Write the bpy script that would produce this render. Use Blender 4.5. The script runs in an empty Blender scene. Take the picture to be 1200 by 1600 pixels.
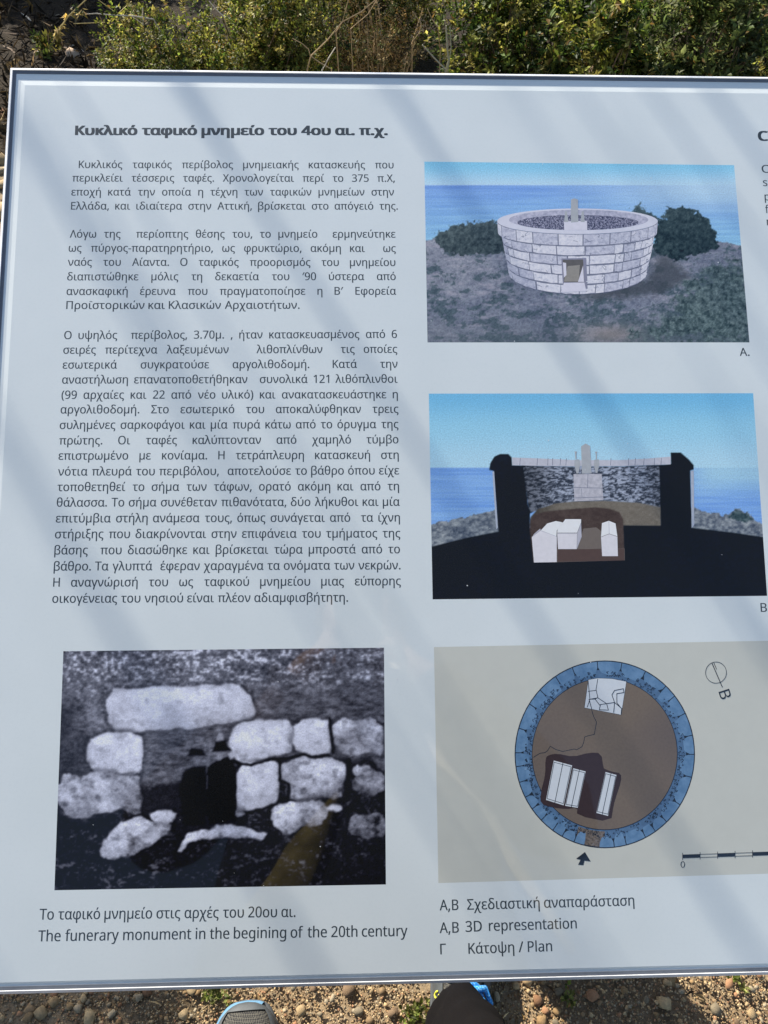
import bpy, bmesh, math, random
import numpy as np
from mathutils import Vector, Matrix, noise as mnoise

random.seed(7); RNG = np.random.default_rng(7)
SC = bpy.context.scene
COL = SC.collection

# ------------------------------------------------------------------ camera
FPX = 1209.0                       # focal length in photo pixels (1200 x 1600)
CAM_H = 1.40
DEPTH = 0.60                       # distance to the sign along the optical axis
d1 = np.array([-91, 8771, -1209.]); d1 /= np.linalg.norm(d1)
d2 = np.array([38200, 234, -1209.]); d2 /= np.linalg.norm(d2)
d1 = d1 - d1.dot(d2)*d2; d1 /= np.linalg.norm(d1)
n_c = np.cross(d2, d1)
PITCH = math.radians(50)
up_c = np.array([0, math.cos(PITCH), math.sin(PITCH)]); up_c = up_c - up_c.dot(d2)*d2; up_c /= np.linalg.norm(up_c)
M3 = np.array([d2, np.cross(up_c, d2), up_c])          # camera axes -> world
CAM = np.array([0, 0, CAM_H])
cam_d = bpy.data.cameras.new('camera'); cam_o = bpy.data.objects.new('camera', cam_d); COL.objects.link(cam_o)
cam_d.sensor_fit = 'VERTICAL'; cam_d.sensor_height = 24; cam_d.lens = 24*FPX/1600
cam_d.clip_start = 0.01; cam_d.clip_end = 500
mw = Matrix([list(M3[0])+[0], list(M3[1])+[0], list(M3[2])+[CAM_H], [0, 0, 0, 1]])
cam_o.matrix_world = mw
SC.camera = cam_o

# ------------------------------------------------------------------ sky, sun, exposure
SUN_EL, SUN_AZ = math.radians(35), math.radians(36)    # behind the sign, to its left
SUN_V = np.array([-math.sin(SUN_AZ)*math.cos(SUN_EL), math.cos(SUN_AZ)*math.cos(SUN_EL), math.sin(SUN_EL)])
W = bpy.data.worlds.new('World'); SC.world = W; W.use_nodes = True
wn = W.node_tree; wn.nodes.clear()
sky = wn.nodes.new('ShaderNodeTexSky'); sky.sky_type = 'NISHITA'; sky.sun_disc = False
sky.sun_elevation = SUN_EL; sky.sun_rotation = -SUN_AZ
sky.air_density = 1.0; sky.dust_density = 1.2; sky.ozone_density = 1.2
bg = wn.nodes.new('ShaderNodeBackground'); bg.inputs['Strength'].default_value = 0.09
wo = wn.nodes.new('ShaderNodeOutputWorld')
wn.links.new(sky.outputs[0], bg.inputs[0]); wn.links.new(bg.outputs[0], wo.inputs[0])
sd = bpy.data.lights.new('sun', 'SUN'); sd.energy = 5.0; sd.angle = math.radians(0.53); sd.color = (1.0, 0.93, 0.82)
so = bpy.data.objects.new('sun', sd); COL.objects.link(so)
so.rotation_euler = Vector(SUN_V).to_track_quat('Z', 'Y').to_euler()
so.location = (-3, 4, 6)
SC.view_settings.view_transform = 'Standard'; SC.view_settings.look = 'None'
SC.view_settings.gamma = 1.0; SC.view_settings.use_curve_mapping = False
SC.view_settings.exposure = 1.04

# ------------------------------------------------------------------ pixel -> place
NW = M3 @ n_c; BW = M3 @ d1; AW = np.array([1., 0, 0])
OFF = n_c.dot(np.array([0, 0, -DEPTH]))
def ray_c(px, py): return np.array([(px-600)/FPX, -(py-800)/FPX, -1.])
FOOT = CAM + M3 @ (n_c*OFF)        # foot of the camera's perpendicular on the sign face
def ab(px, py):                    # pixel -> (a, b) metres on the sign face
    r = ray_c(px, py); X = CAM + M3 @ (r*(OFF/n_c.dot(r))) - FOOT
    return float(X.dot(AW)), float(X.dot(BW))
def ground_pt(px, py, z=0.0):
    r = M3 @ ray_c(px, py); return CAM + r*((z-CAM_H)/r[2])
def yplane_pt(px, py, y):
    r = M3 @ ray_c(px, py); return CAM + r*(y/r[1])
PANEL_MW = Matrix([[AW[0], BW[0], NW[0], FOOT[0]], [AW[1], BW[1], NW[1], FOOT[1]], [AW[2], BW[2], NW[2], FOOT[2]], [0, 0, 0, 1]])

# ------------------------------------------------------------------ helpers
def tag(o, label=None, cat=None, group=None, kind=None):
    if label: o['label'] = label
    if cat: o['category'] = cat
    if group: o['group'] = group
    if kind: o['kind'] = kind
    return o
def mesh_obj(name, verts, faces, mat=None, parent=None, smooth=False, matrix=None):
    me = bpy.data.meshes.new(name); me.from_pydata([tuple(v) for v in verts], [], [tuple(f) for f in faces])
    if mat: me.materials.append(mat)
    if smooth: me.polygons.foreach_set('use_smooth', [True]*len(me.polygons))
    me.update()
    o = bpy.data.objects.new(name, me); COL.objects.link(o)
    if parent: o.parent = parent
    if matrix is not None: o.matrix_local = matrix
    return o
def np_mesh(name, V, F, mat=None, parent=None, smooth=False, cols=None):
    """V (n,3), F (m,k) numpy arrays -> object, fast"""
    me = bpy.data.meshes.new(name); n, m, k = len(V), len(F), F.shape[1]
    me.vertices.add(n); me.vertices.foreach_set('co', V.astype(np.float32).ravel())
    me.loops.add(m*k); me.loops.foreach_set('vertex_index', F.astype(np.int32).ravel())
    me.polygons.add(m); me.polygons.foreach_set('loop_start', np.arange(0, m*k, k, dtype=np.int32))
    if cols is not None:
        at = me.color_attributes.new('tone', 'FLOAT_COLOR', 'POINT'); at.data.foreach_set('color', cols.astype(np.float32).ravel())
    if mat: me.materials.append(mat)
    me.update(calc_edges=True); me.validate()
    if smooth: me.polygons.foreach_set('use_smooth', [True]*len(me.polygons))
    o = bpy.data.objects.new(name, me); COL.objects.link(o)
    if parent: o.parent = parent
    return o
def empty(name, loc):
    o = bpy.data.objects.new(name, None); COL.objects.link(o); o.location = loc; o.empty_display_size = 0.1; return o
def bm_obj(name, bm, mat, parent=None, smooth=False):
    me = bpy.data.meshes.new(name); bm.to_mesh(me); bm.free()
    if mat: me.materials.append(mat)
    if smooth: me.polygons.foreach_set('use_smooth', [True]*len(me.polygons))
    o = bpy.data.objects.new(name, me); COL.objects.link(o)
    if parent: o.parent = parent
    return o
def tube_vf(pts, rad, seg=6, V=None, F=None):
    """append a tapered tube along pts to lists V, F"""
    V = [] if V is None else V; F = [] if F is None else F
    pts = [Vector(p) for p in pts]; n = len(pts); base = len(V)
    rads = rad if hasattr(rad, '__len__') else [rad]*n
    ref = Vector((0.31, 0.17, 0.93))
    for i, p in enumerate(pts):
        t = (pts[min(i+1, n-1)]-pts[max(i-1, 0)]).normalized()
        r_ = ref if abs(t.dot(ref)) < 0.95 else Vector((1, 0, 0))
        x = t.cross(r_).normalized(); y = t.cross(x)
        for k in range(seg):
            a = 2*math.pi*k/seg; V.append(p + (x*math.cos(a)+y*math.sin(a))*rads[i])
    for i in range(n-1):
        for k in range(seg):
            a = base+i*seg+k; b = base+i*seg+(k+1) % seg; F.append((a, b, b+seg, a+seg))
    F.append(tuple(base+k for k in reversed(range(seg)))); F.append(tuple(base+(n-1)*seg+k for k in range(seg)))
    return V, F

# ------------------------------------------------------------------ materials
def lin(c): 
    c /= 255.0
    return c/12.92 if c <= 0.04045 else ((c+0.055)/1.055)**2.4
WHITE_ALB = (0.745, 0.793, 0.782)
WREF = (186, 201, 212)             # how the bare sheet looks in the photograph
def pc(r, g, b):                   # printed colour: its albedo next to the bare sheet's
    return tuple(min(0.9, max(0.002, k*lin(v)/lin(w)-0.010)) for v, w, k in zip((r, g, b), WREF, WHITE_ALB))+(1,)
class NT:
    def __init__(s, name):
        s.m = bpy.data.materials.new(name); s.m.use_nodes = True; s.t = s.m.node_tree; s.t.nodes.clear()
        s.out = s.t.nodes.new('ShaderNodeOutputMaterial'); s.b = s.t.nodes.new('ShaderNodeBsdfPrincipled')
        s.t.links.new(s.b.outputs[0], s.out.inputs[0])
    def n(s, typ, **kw):
        nd = s.t.nodes.new('ShaderNode'+typ)
        for k, v in kw.items(): setattr(nd, k, v)
        return nd
    def l(s, a, b): s.t.links.new(a, b)
    def coord(s, kind='Object', scale=(1, 1, 1), rot=(0, 0, 0)):
        c = s.n('TexCoord'); mp = s.n('Mapping'); mp.inputs['Scale'].default_value = scale; mp.inputs['Rotation'].default_value = rot
        s.l(c.outputs[kind], mp.inputs[0]); return mp.outputs[0]
    def noise(s, vec, scale, detail=4, rough=0.55, dist=0.0):
        t = s.n('TexNoise'); t.inputs['Scale'].default_value = scale; t.inputs['Detail'].default_value = detail
        t.inputs['Roughness'].default_value = rough; t.inputs['Distortion'].default_value = dist
        s.l(vec, t.inputs['Vector']); return t.outputs['Fac']
    def ramp(s, fac, stops):
        r = s.n('ValToRGB'); e = r.color_ramp.elements
        while len(e) < len(stops): e.new(0.5)
        for el, (p, c) in zip(e, stops): el.position = p; el.color = c if len(c) == 4 else tuple(c)+(1,)
        s.l(fac, r.inputs[0]); return r.outputs[0]
    def mix(s, fac, a, b, mode='MIX'):
        x = s.n('Mix', data_type='RGBA', blend_type=mode)
        for i, v in ((0, fac), (6, a), (7, b)):
            if isinstance(v, (int, float, tuple)): x.inputs[i].default_value = v
            else: s.l(v, x.inputs[i])
        return x.outputs[2]
    def bump(s, h, strength=0.3, dist=0.01, inp='Normal'):
        b = s.n('Bump'); b.inputs['Strength'].default_value = strength; b.inputs['Distance'].default_value = dist
        s.l(h, b.inputs['Height']); s.l(b.outputs[0], s.b.inputs[inp]); return b
    def col(s, c):
        if isinstance(c, tuple): s.b.inputs['Base Color'].default_value = c if len(c) == 4 else c+(1,)
        else: s.l(c, s.b.inputs['Base Color'])
        return s
    def set(s, **kw):
        for k, v in kw.items(): s.b.inputs[k.replace('_', ' ')].default_value = v
        return s
def laminate(m):                   # the gloss film over the whole print
    m.set(Roughness=0.6, Specular_IOR_Level=0.15, Coat_Weight=0.9, Coat_Roughness=0.035, Coat_IOR=1.5)
    v = m.coord(); h = m.noise(v, 9, 2)
    bp = m.n('Bump'); bp.inputs['Strength'].default_value = 0.10; bp.inputs['Distance'].default_value = 0.006
    m.l(h, bp.inputs['Height']); m.l(bp.outputs[0], m.b.inputs['Coat Normal'])
    return m.m
def print_flat(name, c, var=0.10, scale=260):
    m = NT(name); v = m.coord(); f = m.noise(v, scale, 5, 0.65)
    d = tuple(x*(1-var) for x in c[:3])+(1,); e = tuple(min(.9, x*(1+var)) for x in c[:3])+(1,)
    m.col(m.ramp(f, [(0.3, d), (0.7, e)])); return laminate(m)
def print_mottle(name, stops, scale, detail=6, rough=0.65, dist=0.3, stretch=(1, 1, 1), patch=0.0):
    m = NT(name); v = m.coord(scale=stretch); f = m.noise(v, scale, detail, rough, dist)
    if patch:
        g = m.noise(v, scale*0.17, 3, 0.5, 0.4); a = m.n('Math', operation='MULTIPLY_ADD'); a.inputs[1].default_value = patch; a.inputs[2].default_value = -0.5*patch
        b = m.n('Math', operation='ADD'); m.l(g, a.inputs[0]); m.l(a.outputs[0], b.inputs[0]); m.l(f, b.inputs[1]); f = b.outputs[0]
    m.col(m.ramp(f, [(0.5+(p-0.5)*0.62, c) for p, c in stops])); return laminate(m)
def print_grad(name, stops, streak=0.0, streak_col=None, sx=8, sy=240):
    """colour along UV v, with optional sea streaks"""
    m = NT(name); c = m.n('TexCoord'); sp = m.n('SeparateXYZ'); m.l(c.outputs['UV'], sp.inputs[0])
    col = m.ramp(sp.outputs[1], stops)
    if streak:
        v = m.coord(scale=(sx, sy, 1)); f = m.noise(v, 1.0, 3, 0.6)
        g = m.ramp(f, [(0.42, (0, 0, 0)), (0.62, (streak, streak, streak))])
        col = m.mix(g, col, streak_col)
    m.col(col); return laminate(m)
def solid(name, c, rough=0.5, metal=0.0, var=0.12, scale=60, bump=0.0, spec=0.5):
    m = NT(name); v = m.coord(); f = m.noise(v, scale, 5, 0.6)
    m.col(m.ramp(f, [(0.3, tuple(x*(1-var) for x in c)), (0.7, tuple(min(.95, x*(1+var)) for x in c))]))
    m.set(Roughness=rough, Metallic=metal, Specular_IOR_Level=spec)
    if bump: m.bump(f, bump, 0.002)
    return m.m
INK = print_flat('ink', (0.045, 0.06, 0.07, 1), 0.15)

# ------------------------------------------------------------------ ground
def ground_material():
    m = NT('dry_earth'); v = m.coord('Object')
    f1 = m.noise(v, 3, 5, 0.6); f2 = m.noise(v, 60, 6, 0.7); f3 = m.noise(v, 220, 4, 0.7)
    c = m.ramp(f2, [(0.25, (0.13, 0.09, 0.05)), (0.5, (0.26, 0.185, 0.105)), (0.75, (0.38, 0.28, 0.165))])
    c = m.mix(m.ramp(f3, [(0.35, (0, 0, 0)), (0.7, (0.6, 0.6, 0.6))]), c, (0.30, 0.24, 0.17, 1))
    c = m.mix(m.ramp(f1, [(0.45, (0, 0, 0)), (0.65, (0.5, 0.5, 0.5))]), c, (0.12, 0.10, 0.065, 1))
    m.col(c).set(Roughness=0.95, Specular_IOR_Level=0.1)
    m.bump(f2, 0.6, 0.01); return m.m
GM = ground_material()
gv, gf = [], []
xs = [-80, -20, -6, -3] + list(np.linspace(-2.4, 2.6, 60)) + [4, 8, 20, 80]
ys = [-80, -20, -4, -1.5] + list(np.linspace(-0.8, 5.2, 70)) + [7, 12, 30, 80]
for y in ys:
    for x in xs:
        z = 0.012*mnoise.noise(Vector((x*2.3, y*2.3, 0)))+0.004*mnoise.noise(Vector((x*11, y*11, 3)))
        gv.append((x, y, z-0.006))
nx = len(xs)
for j in range(len(ys)-1):
    for i in range(nx-1): gf.append((j*nx+i, j*nx+i+1, (j+1)*nx+i+1, (j+1)*nx+i))
ground = mesh_obj('ground', gv, gf, GM, smooth=True); tag(ground, kind='structure')

def stone_material():
    m = NT('pebble_stone'); at = m.n('Attribute'); at.attribute_name = 'tone'
    v = m.coord(); f = m.noise(v, 160, 5, 0.7)
    g = m.ramp(f, [(0.25, (0.55, 0.55, 0.55)), (0.75, (1.25, 1.22, 1.18))])
    m.col(m.mix(1.0, at.outputs['Color'], g, 'MULTIPLY')).set(Roughness=0.9, Specular_IOR_Level=0.2)
    m.bump(f, 0.5, 0.002); return m.m
SM = stone_material()
TONES = np.array([(0.40, 0.28, 0.15), (0.33, 0.22, 0.11), (0.46, 0.34, 0.19), (0.26, 0.18, 0.10), (0.36, 0.29, 0.19), (0.52, 0.39, 0.22), (0.36, 0.20, 0.11), (0.30, 0.25, 0.17), (0.19, 0.13, 0.08)])
def ico(sub):
    bm = bmesh.new(); bmesh.ops.create_icosphere(bm, subdivisions=sub, radius=1.0)
    V = np.array([v.co[:] for v in bm.verts]); F = np.array([[v.index for v in f.verts] for f in bm.faces]); bm.free(); return V, F
def hull(n, seed):
    rnd_ = random.Random(seed); bm = bmesh.new()
    for k in range(n):
        z = 1-2*(k+.5)/n; r = math.sqrt(1-z*z); a = k*2.39996+rnd_.uniform(-.5, .5); q = rnd_.uniform(.82, 1.12); bm.verts.new((r*math.cos(a)*q, r*math.sin(a)*q, z*q))
    bmesh.ops.convex_hull(bm, input=bm.verts)
    for v in [v for v in bm.verts if not v.link_faces]: bm.verts.remove(v)
    bmesh.ops.recalc_face_normals(bm, faces=bm.faces); bm.verts.index_update()
    V = np.array([v.co[:] for v in bm.verts]); F = np.array([[v.index for v in f.verts] for f in bm.faces]); bm.free(); return V, F
ICO1, ICO2 = [hull(10, k) for k in range(8)], [hull(16, 50+k) for k in range(12)]
def stones_np(cx, cy, cz, size, base, flat=(0.5, 0.9)):
    if isinstance(base, list):
        ws = np.array_split(np.arange(len(cx)), len(base)); o_ = 0; A, B_, D = [], [], []
        for w, bs in zip(ws, base):
            if len(w):
                v_, f_, c_ = stones_np(cx[w], cy[w], cz[w], size[w], bs, flat); A.append(v_); B_.append(f_+o_); D.append(c_); o_ += len(v_)
        return np.concatenate(A), np.concatenate(B_), np.concatenate(D)
    n = len(cx); V0, F0 = base; nv = len(V0)
    V = np.repeat(V0[None], n, 0)
    V[..., 0] *= RNG.uniform(0.8, 1.35, (n, 1)); V[..., 2] *= RNG.uniform(flat[0], flat[1], (n, 1))
    a = RNG.uniform(0, 6.28, n); ca, sa = np.cos(a)[:, None], np.sin(a)[:, None]
    x = V[..., 0]*ca-V[..., 1]*sa; y = V[..., 0]*sa+V[..., 1]*ca
    V = np.stack([x, y, V[..., 2]], -1)*size[:, None, None]
    V += np.stack([cx, cy, cz], -1)[:, None, :]
    F = (F0[None]+(np.arange(n)*nv)[:, None, None]).reshape(-1, 3)
    t = TONES[RNG.integers(0, len(TONES), n)]*RNG.uniform(0.62, 1.22, (n, 1))
    C = np.ones((n, nv, 4)); C[..., :3] = t[:, None]
    return V.reshape(-1, 3), F, C.reshape(-1, 4)
def spread(n, x0, x1, y0, y1): return RNG.uniform(x0, x1, n), RNG.uniform(y0, y1, n)
parts = []
for n, rect, s0, s1, base in ((42000, (-0.72, 0.8, 0.0, 0.42), 0.0008, 0.0022, ICO1), (3600, (-0.8, 0.95, -0.05, 0.55), 0.0022, 0.0046, ICO1), (2500, (-1.6, 1.8, -0.9, 1.4), 0.004, 0.012, ICO1),
                              (1500, (-2.3, -0.6, 2.6, 4.9), 0.006, 0.02, ICO1)):
    x, y = spread(n, *rect); s = RNG.uniform(s0, s1, n)
    parts.append(stones_np(x, y, s*0.02-0.0005, s, base, (0.45, 0.95)))
o = 0; Vs, Fs, Cs = [], [], []
for V, F, C in parts: Vs.append(V); Fs.append(F+o); Cs.append(C); o += len(V)
gravel = np_mesh('gravel', np.concatenate(Vs), np.concatenate(Fs), SM, cols=np.concatenate(Cs))
tag(gravel, 'loose tan and brown gravel strewn over the dry earth', 'gravel', kind='stuff')
# larger stones one can pick apart: each its own object on the ground
stone_meshes = []
for k in range(12):
    V, F, C = stones_np(np.zeros(1), np.zeros(1), np.zeros(1), np.ones(1), ICO2[k], (0.55, 0.85))
    oo = np_mesh('stone', V, F, SM, smooth=False, cols=C); stone_meshes.append(oo.data); bpy.data.objects.remove(oo)
def put_stone(x, y, s, k=None, rz=None, squash=1.0):
    o = bpy.data.objects.new('stone', stone_meshes[random.randrange(12) if k is None else k]); COL.objects.link(o); o.parent = ground
    o.location = (x, y, s*0.12); o.scale = (s, s*random.uniform(0.65, 1), s*0.75*squash); o.rotation_euler = (random.uniform(-.3, .3), random.uniform(-.3, .3), random.uniform(0, 6.28) if rz is None else rz)
    return o
for i in range(75):
    x, y = random.uniform(-0.62, 0.7), random.uniform(0.06, 0.27)
    put_stone(x, y, random.choice((0.005, 0.005, 0.006, 0.006, 0.007, 0.009)))
for px, py, s in ((230, 1550, .017), (300, 1548, .016), (925, 1556, .021), (1140, 1537, .018), (1175, 1585, .016), (840, 1563, .017), (545, 1545, .026), (560, 1580, .018), (490, 1545, .014), (975, 1548, .013), (1010, 1562, .012),
                  (1065, 1550, .012), (45, 1590, .015), (85, 1552, .013), (130, 1560, .013), (870, 1580, .014), (470, 1580, .016), (520, 1560, .015)):
    g = ground_pt(px, py); put_stone(g[0], g[1], s*0.52)
for px, py, s in ((3, 185, .05), (2, 250, .04), (60, 60, .03), (25, 100, .03), (150, 70, .03), (90, 30, .03), (6, 330, .04), (4, 290, .03)):
    g = ground_pt(px, py); put_stone(g[0], g[1], s)

# ------------------------------------------------------------------ the sign board
A_L = ab(13, 150)[0]; A_R = A_L+1.0
B_T = ab(600, 112.5)[1]; B_B = ab(600, 1539)[1]
mid = FOOT+AW*((A_L+A_R)/2)+BW*((B_T+B_B)/2)
SB = np.array([mid[0]+0.01, mid[1]+0.03, 0.0])
sign = empty('information_sign', tuple(SB))
tag(sign, 'pale Greek information board with pictures in a slim aluminium frame on a post', 'information sign')
PM = Matrix.Translation(Vector(-SB)) @ PANEL_MW     # children: sign-face coordinates -> parent space
SM_ = PM
def sheet_mat():
    m = NT('printed_sheet'); v = m.coord()
    f = m.noise(v, 14, 3, 0.5); g = m.noise(v, 420, 2, 0.5)
    c = m.ramp(f, [(0.3, (0.725, 0.775, 0.765)), (0.7, (0.765, 0.812, 0.80))])
    c = m.mix(m.ramp(g, [(0.30, (0.12, 0.12, 0.12)), (0.5, (0, 0, 0))]), c, (0.64, 0.69, 0.69, 1))
    m.col(c); return laminate(m)
SHEET = sheet_mat()
ALU = solid('brushed_aluminium', (0.74, 0.75, 0.76), 0.38, 0.12, 0.08, 90)
GASK = solid('grey_gasket', (0.13, 0.145, 0.17), 0.6, 0, 0.1, 120)
POSTM = solid('galvanised_steel', (0.33, 0.34, 0.35), 0.5, 0.6, 0.2, 25)
def rect(oL, oT, oR, oB): return [(A_L+oL, B_T-oT), (A_R-oR, B_T-oT), (A_R-oR, B_B+oB), (A_L+oL, B_B+oB)]
# sheet: low rim, bevelled step, raised face
r0, r1, r2 = rect(.0048, .0048, .0048, .0048), rect(.0094, .0116, .009, .0064), rect(.0130, .0158, .0125, .0080)
vv = [(x, y, -0.0005) for x, y in r0]+[(x, y, -0.0005) for x, y in r1]+[(x, y, 0) for x, y in r2]
ff = []
for k in range(4):
    for q in (0, 4): ff.append((q+k, q+(k+1) % 4, q+4+(k+1) % 4, q+4+k))
ff.append((8, 9, 10, 11)); ff = [tuple(reversed(f)) for f in ff]
sheet = mesh_obj('printed_sheet', vv, ff, SHEET, sign, matrix=PM)
# backing board
bm = bmesh.new(); bmesh.ops.create_cube(bm, size=1)
for v in bm.verts: v.co = Vector(((A_L+A_R)/2+v.co.x*(A_R-A_L-.006), (B_T+B_B)/2+v.co.y*(B_T-B_B-.006), -0.011+v.co.z*0.0195))
ob = bm_obj('backing_board', bm, solid('grey_board', (0.30, 0.31, 0.32), 0.7), sign); ob.matrix_local = PM
# mitred rails and gasket strips
def strip(name, prof, mat):
    for k in range(4):
        V, F = [], []; n = len(prof)
        for e in (0, 1):
            for (o_, c_) in prof:
                x, y = rect(o_, o_, o_, o_)[(k+e) % 4]; V.append((x, y, c_))
        for i in range(n): F.append((i, (i+1) % n, n+(i+1) % n, n+i))
        F.append(tuple(range(n))); F.append(tuple(n+i for i in reversed(range(n))))
        ob = mesh_obj(name, V, F, mat, sign, matrix=PM)
        bmx = bmesh.new(); bmx.from_mesh(ob.data); bmesh.ops.recalc_face_normals(bmx, faces=bmx.faces); bmx.to_mesh(ob.data); bmx.free()
strip('frame_rail', [(0, -.024), (0, -.0008), (.0002, -.0004), (.0020, .0006), (.0023, .0008), (.0026, .00079), (.0027, .0002), (.0027, -.024)], ALU)
strip('gasket_strip', [(.00275, -.004), (.00275, .0001), (.0052, -.0001), (.0052, -.004)], GASK)
# post, bracket, base plate
def box_part(name, c, s, mat, parent, bev=0.004, rot=None):
    bm = bmesh.new(); bmesh.ops.create_cube(bm, size=1)
    for v in bm.verts: v.co = Vector((v.co.x*s[0], v.co.y*s[1], v.co.z*s[2]))
    bmesh.ops.bevel(bm, geom=list(bm.edges), offset=bev, segments=2, affect='EDGES')
    if rot is not None: bmesh.ops.rotate(bm, verts=bm.verts, cent=(0, 0, 0), matrix=rot)
    bmesh.ops.translate(bm, verts=bm.verts, vec=c)
    return bm_obj(name, bm, mat, parent)
tilt = Matrix([[AW[0], BW[0], NW[0]], [AW[1], BW[1], NW[1]], [AW[2], BW[2], NW[2]]])
ztop = mid[2]+0.03*BW[2]/BW[1]-0.035
box_part('post', (0, 0, (ztop)/2-0.01), (0.15, 0.12, ztop+0.02), POSTM, sign, 0.01)
box_part('bracket', Vector(tuple(mid-SB-NW*0.034)), (0.5, 0.30, 0.026), POSTM, sign, 0.004, tilt)
box_part('base_plate', (0, 0, 0.006), (0.26, 0.24, 0.016), POSTM, sign, 0.003)

# ------------------------------------------------------------------ flat print helpers (all lie on the sign face)
LAY = 0.000007
FINE = ('tufts', 'joints', 'crack', 'marks', 'lines', 'ring', 'needle', 'ticks', 'zero', 'bar')
def pts_ab(pts): return [ab(*p) for p in pts]
def area2(p): return sum(p[i][0]*p[(i+1) % len(p)][1]-p[(i+1) % len(p)][0]*p[i][1] for i in range(len(p)))
def shape(name, polys, mat, parent, layer, uvbox=None):
    """polys: list of pixel outlines -> one flat mesh on the sign face; every outline on the same print layer"""
    if len(polys) > 1 and not any(k in name for k in FINE):
        return [shape(name[:-1] if name.endswith('s') else name, [q], mat, parent, layer, uvbox) for q in polys][0]
    V, F = [], []
    for q in polys:
        p = pts_ab(q)
        if area2(p) < 0: p = p[::-1]
        b = len(V); V += [(x, y, layer*LAY) for x, y in p]; F.append(tuple(range(b, b+len(p))))
    o = mesh_obj(name, V, F, mat, parent)
    if len(polys) > 1: o['kind'] = 'stuff'
    if parent is sign: o.matrix_local = PM
    if uvbox:
        uv = o.data.uv_layers.new(name='uv'); (x0, y0), (x1, y1) = ab(*uvbox[0]), ab(*uvbox[1])
        for lp in o.data.loops:
            c = o.data.vertices[lp.vertex_index].co; uv.data[lp.index].uv = ((c.x-x0)/(x1-x0), (c.y-y0)/(y1-y0))
    return o
def rough(pts, amp, step=5, seed=0, closed=True):
    """roughen a pixel outline"""
    rnd = random.Random(seed); out = []
    n = len(pts)
    for i in range(n if closed else n-1):
        a, b = pts[i], pts[(i+1) % n]; L = math.dist(a, b); k = max(1, int(L/step))
        for j in range(k):
            t = j/k; x, y = a[0]+(b[0]-a[0])*t, a[1]+(b[1]-a[1])*t
            if j or amp < 1: x += rnd.uniform(-amp, amp); y += rnd.uniform(-amp, amp)
            out.append((x, y))
    if not closed: out.append(pts[-1])
    return out
def smooth_poly(pts, it=2):
    for _ in range(it):
        out = []
        for i in range(len(pts)):
            a, b = pts[i], pts[(i+1) % len(pts)]
            out += [(a[0]*.75+b[0]*.25, a[1]*.75+b[1]*.25), (a[0]*.25+b[0]*.75, a[1]*.25+b[1]*.75)]
        pts = out
    return pts
def line_polys(path, w):
    out = []
    for a, b in zip(path[:-1], path[1:]):
        L = math.dist(a, b) or 1; dx, dy = (b[0]-a[0])/L, (b[1]-a[1])/L; nx_, ny_ = -dy*w/2, dx*w/2; e = w*0.3
        out.append([(a[0]+nx_-dx*e, a[1]+ny_-dy*e), (b[0]+nx_+dx*e, b[1]+ny_+dy*e), (b[0]-nx_+dx*e, b[1]-ny_+dy*e), (a[0]-nx_-dx*e, a[1]-ny_-dy*e)])
    return out
def crop(x0, y0, s): return lambda *p: [(x0+x/s, y0+y/s) for x, y in p]
def ell(cx, cy, rx, ry, n=48, a0=0, a1=360): return [(cx+rx*math.cos(math.radians(a0+(a1-a0)*i/n)), cy+ry*math.sin(math.radians(a0+(a1-a0)*i/n))) for i in range(n if abs(a1-a0) == 360 else n+1)]

# printed half-tone pictures: a fine grid on the sign face, each node with the ink colour printed there
def vnoise(X, Y, cx, cy, octv=4, seed=0, gain=0.55):
    r = np.random.default_rng(seed); out = np.zeros_like(X); amp, tot = 1.0, 0.0
    for o_ in range(octv):
        x, y = X/cx*2**o_+17.3*o_, Y/cy*2**o_+9.1*o_; g = r.random((257, 257)); xi, yi = np.floor(x).astype(int), np.floor(y).astype(int); fx, fy = x-xi, y-yi
        fx, fy = fx*fx*(3-2*fx), fy*fy*(3-2*fy); xi, yi = xi % 256, yi % 256
        out += amp*((g[yi, xi]*(1-fx)+g[yi, xi+1]*fx)*(1-fy)+(g[yi+1, xi]*(1-fx)+g[yi+1, xi+1]*fx)*fy); tot += amp; amp *= gain
    return np.clip((out/tot-0.5)*1.55+0.5, 0, 1)
def sdf(poly, X, Y):
    d = np.full(X.shape, 1e9); ins = np.zeros(X.shape, bool); n = len(poly)
    for i in range(n):
        (x0, y0), (x1, y1) = poly[i], poly[(i+1) % n]; ex, ey = x1-x0, y1-y0; L2 = ex*ex+ey*ey or 1
        t = np.clip(((X-x0)*ex+(Y-y0)*ey)/L2, 0, 1); d = np.minimum(d, np.hypot(X-x0-t*ex, Y-y0-t*ey))
        if y0 != y1: c = ((y0 > Y) != (y1 > Y)) & (X < ex*(Y-y0)/ey+x0); ins ^= c
    return np.where(ins, -d, d)
def sst(a, b, x): t = np.clip((x-a)/(b-a), 0, 1); return t*t*(3-2*t)
def mixc(C, col, m): return C*(1-m[..., None])+np.broadcast_to(np.asarray(col, float), C.shape)*m[..., None]
def gray3(L): return np.stack([L*0.93, L*0.985, L*1.09+6], -1)
def tone_print_material():
    m = NT('printed_halftone'); at = m.n('Attribute'); at.attribute_name = 'tone'
    v = m.coord(); f = m.noise(v, 900, 3, .6); m.col(m.mix(1.0, at.outputs['Color'], m.ramp(f, [(.35, (.88, .88, .88)), (.65, (1.1, 1.1, 1.1))]), 'MULTIPLY')); return laminate(m)
HALF = tone_print_material()
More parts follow.
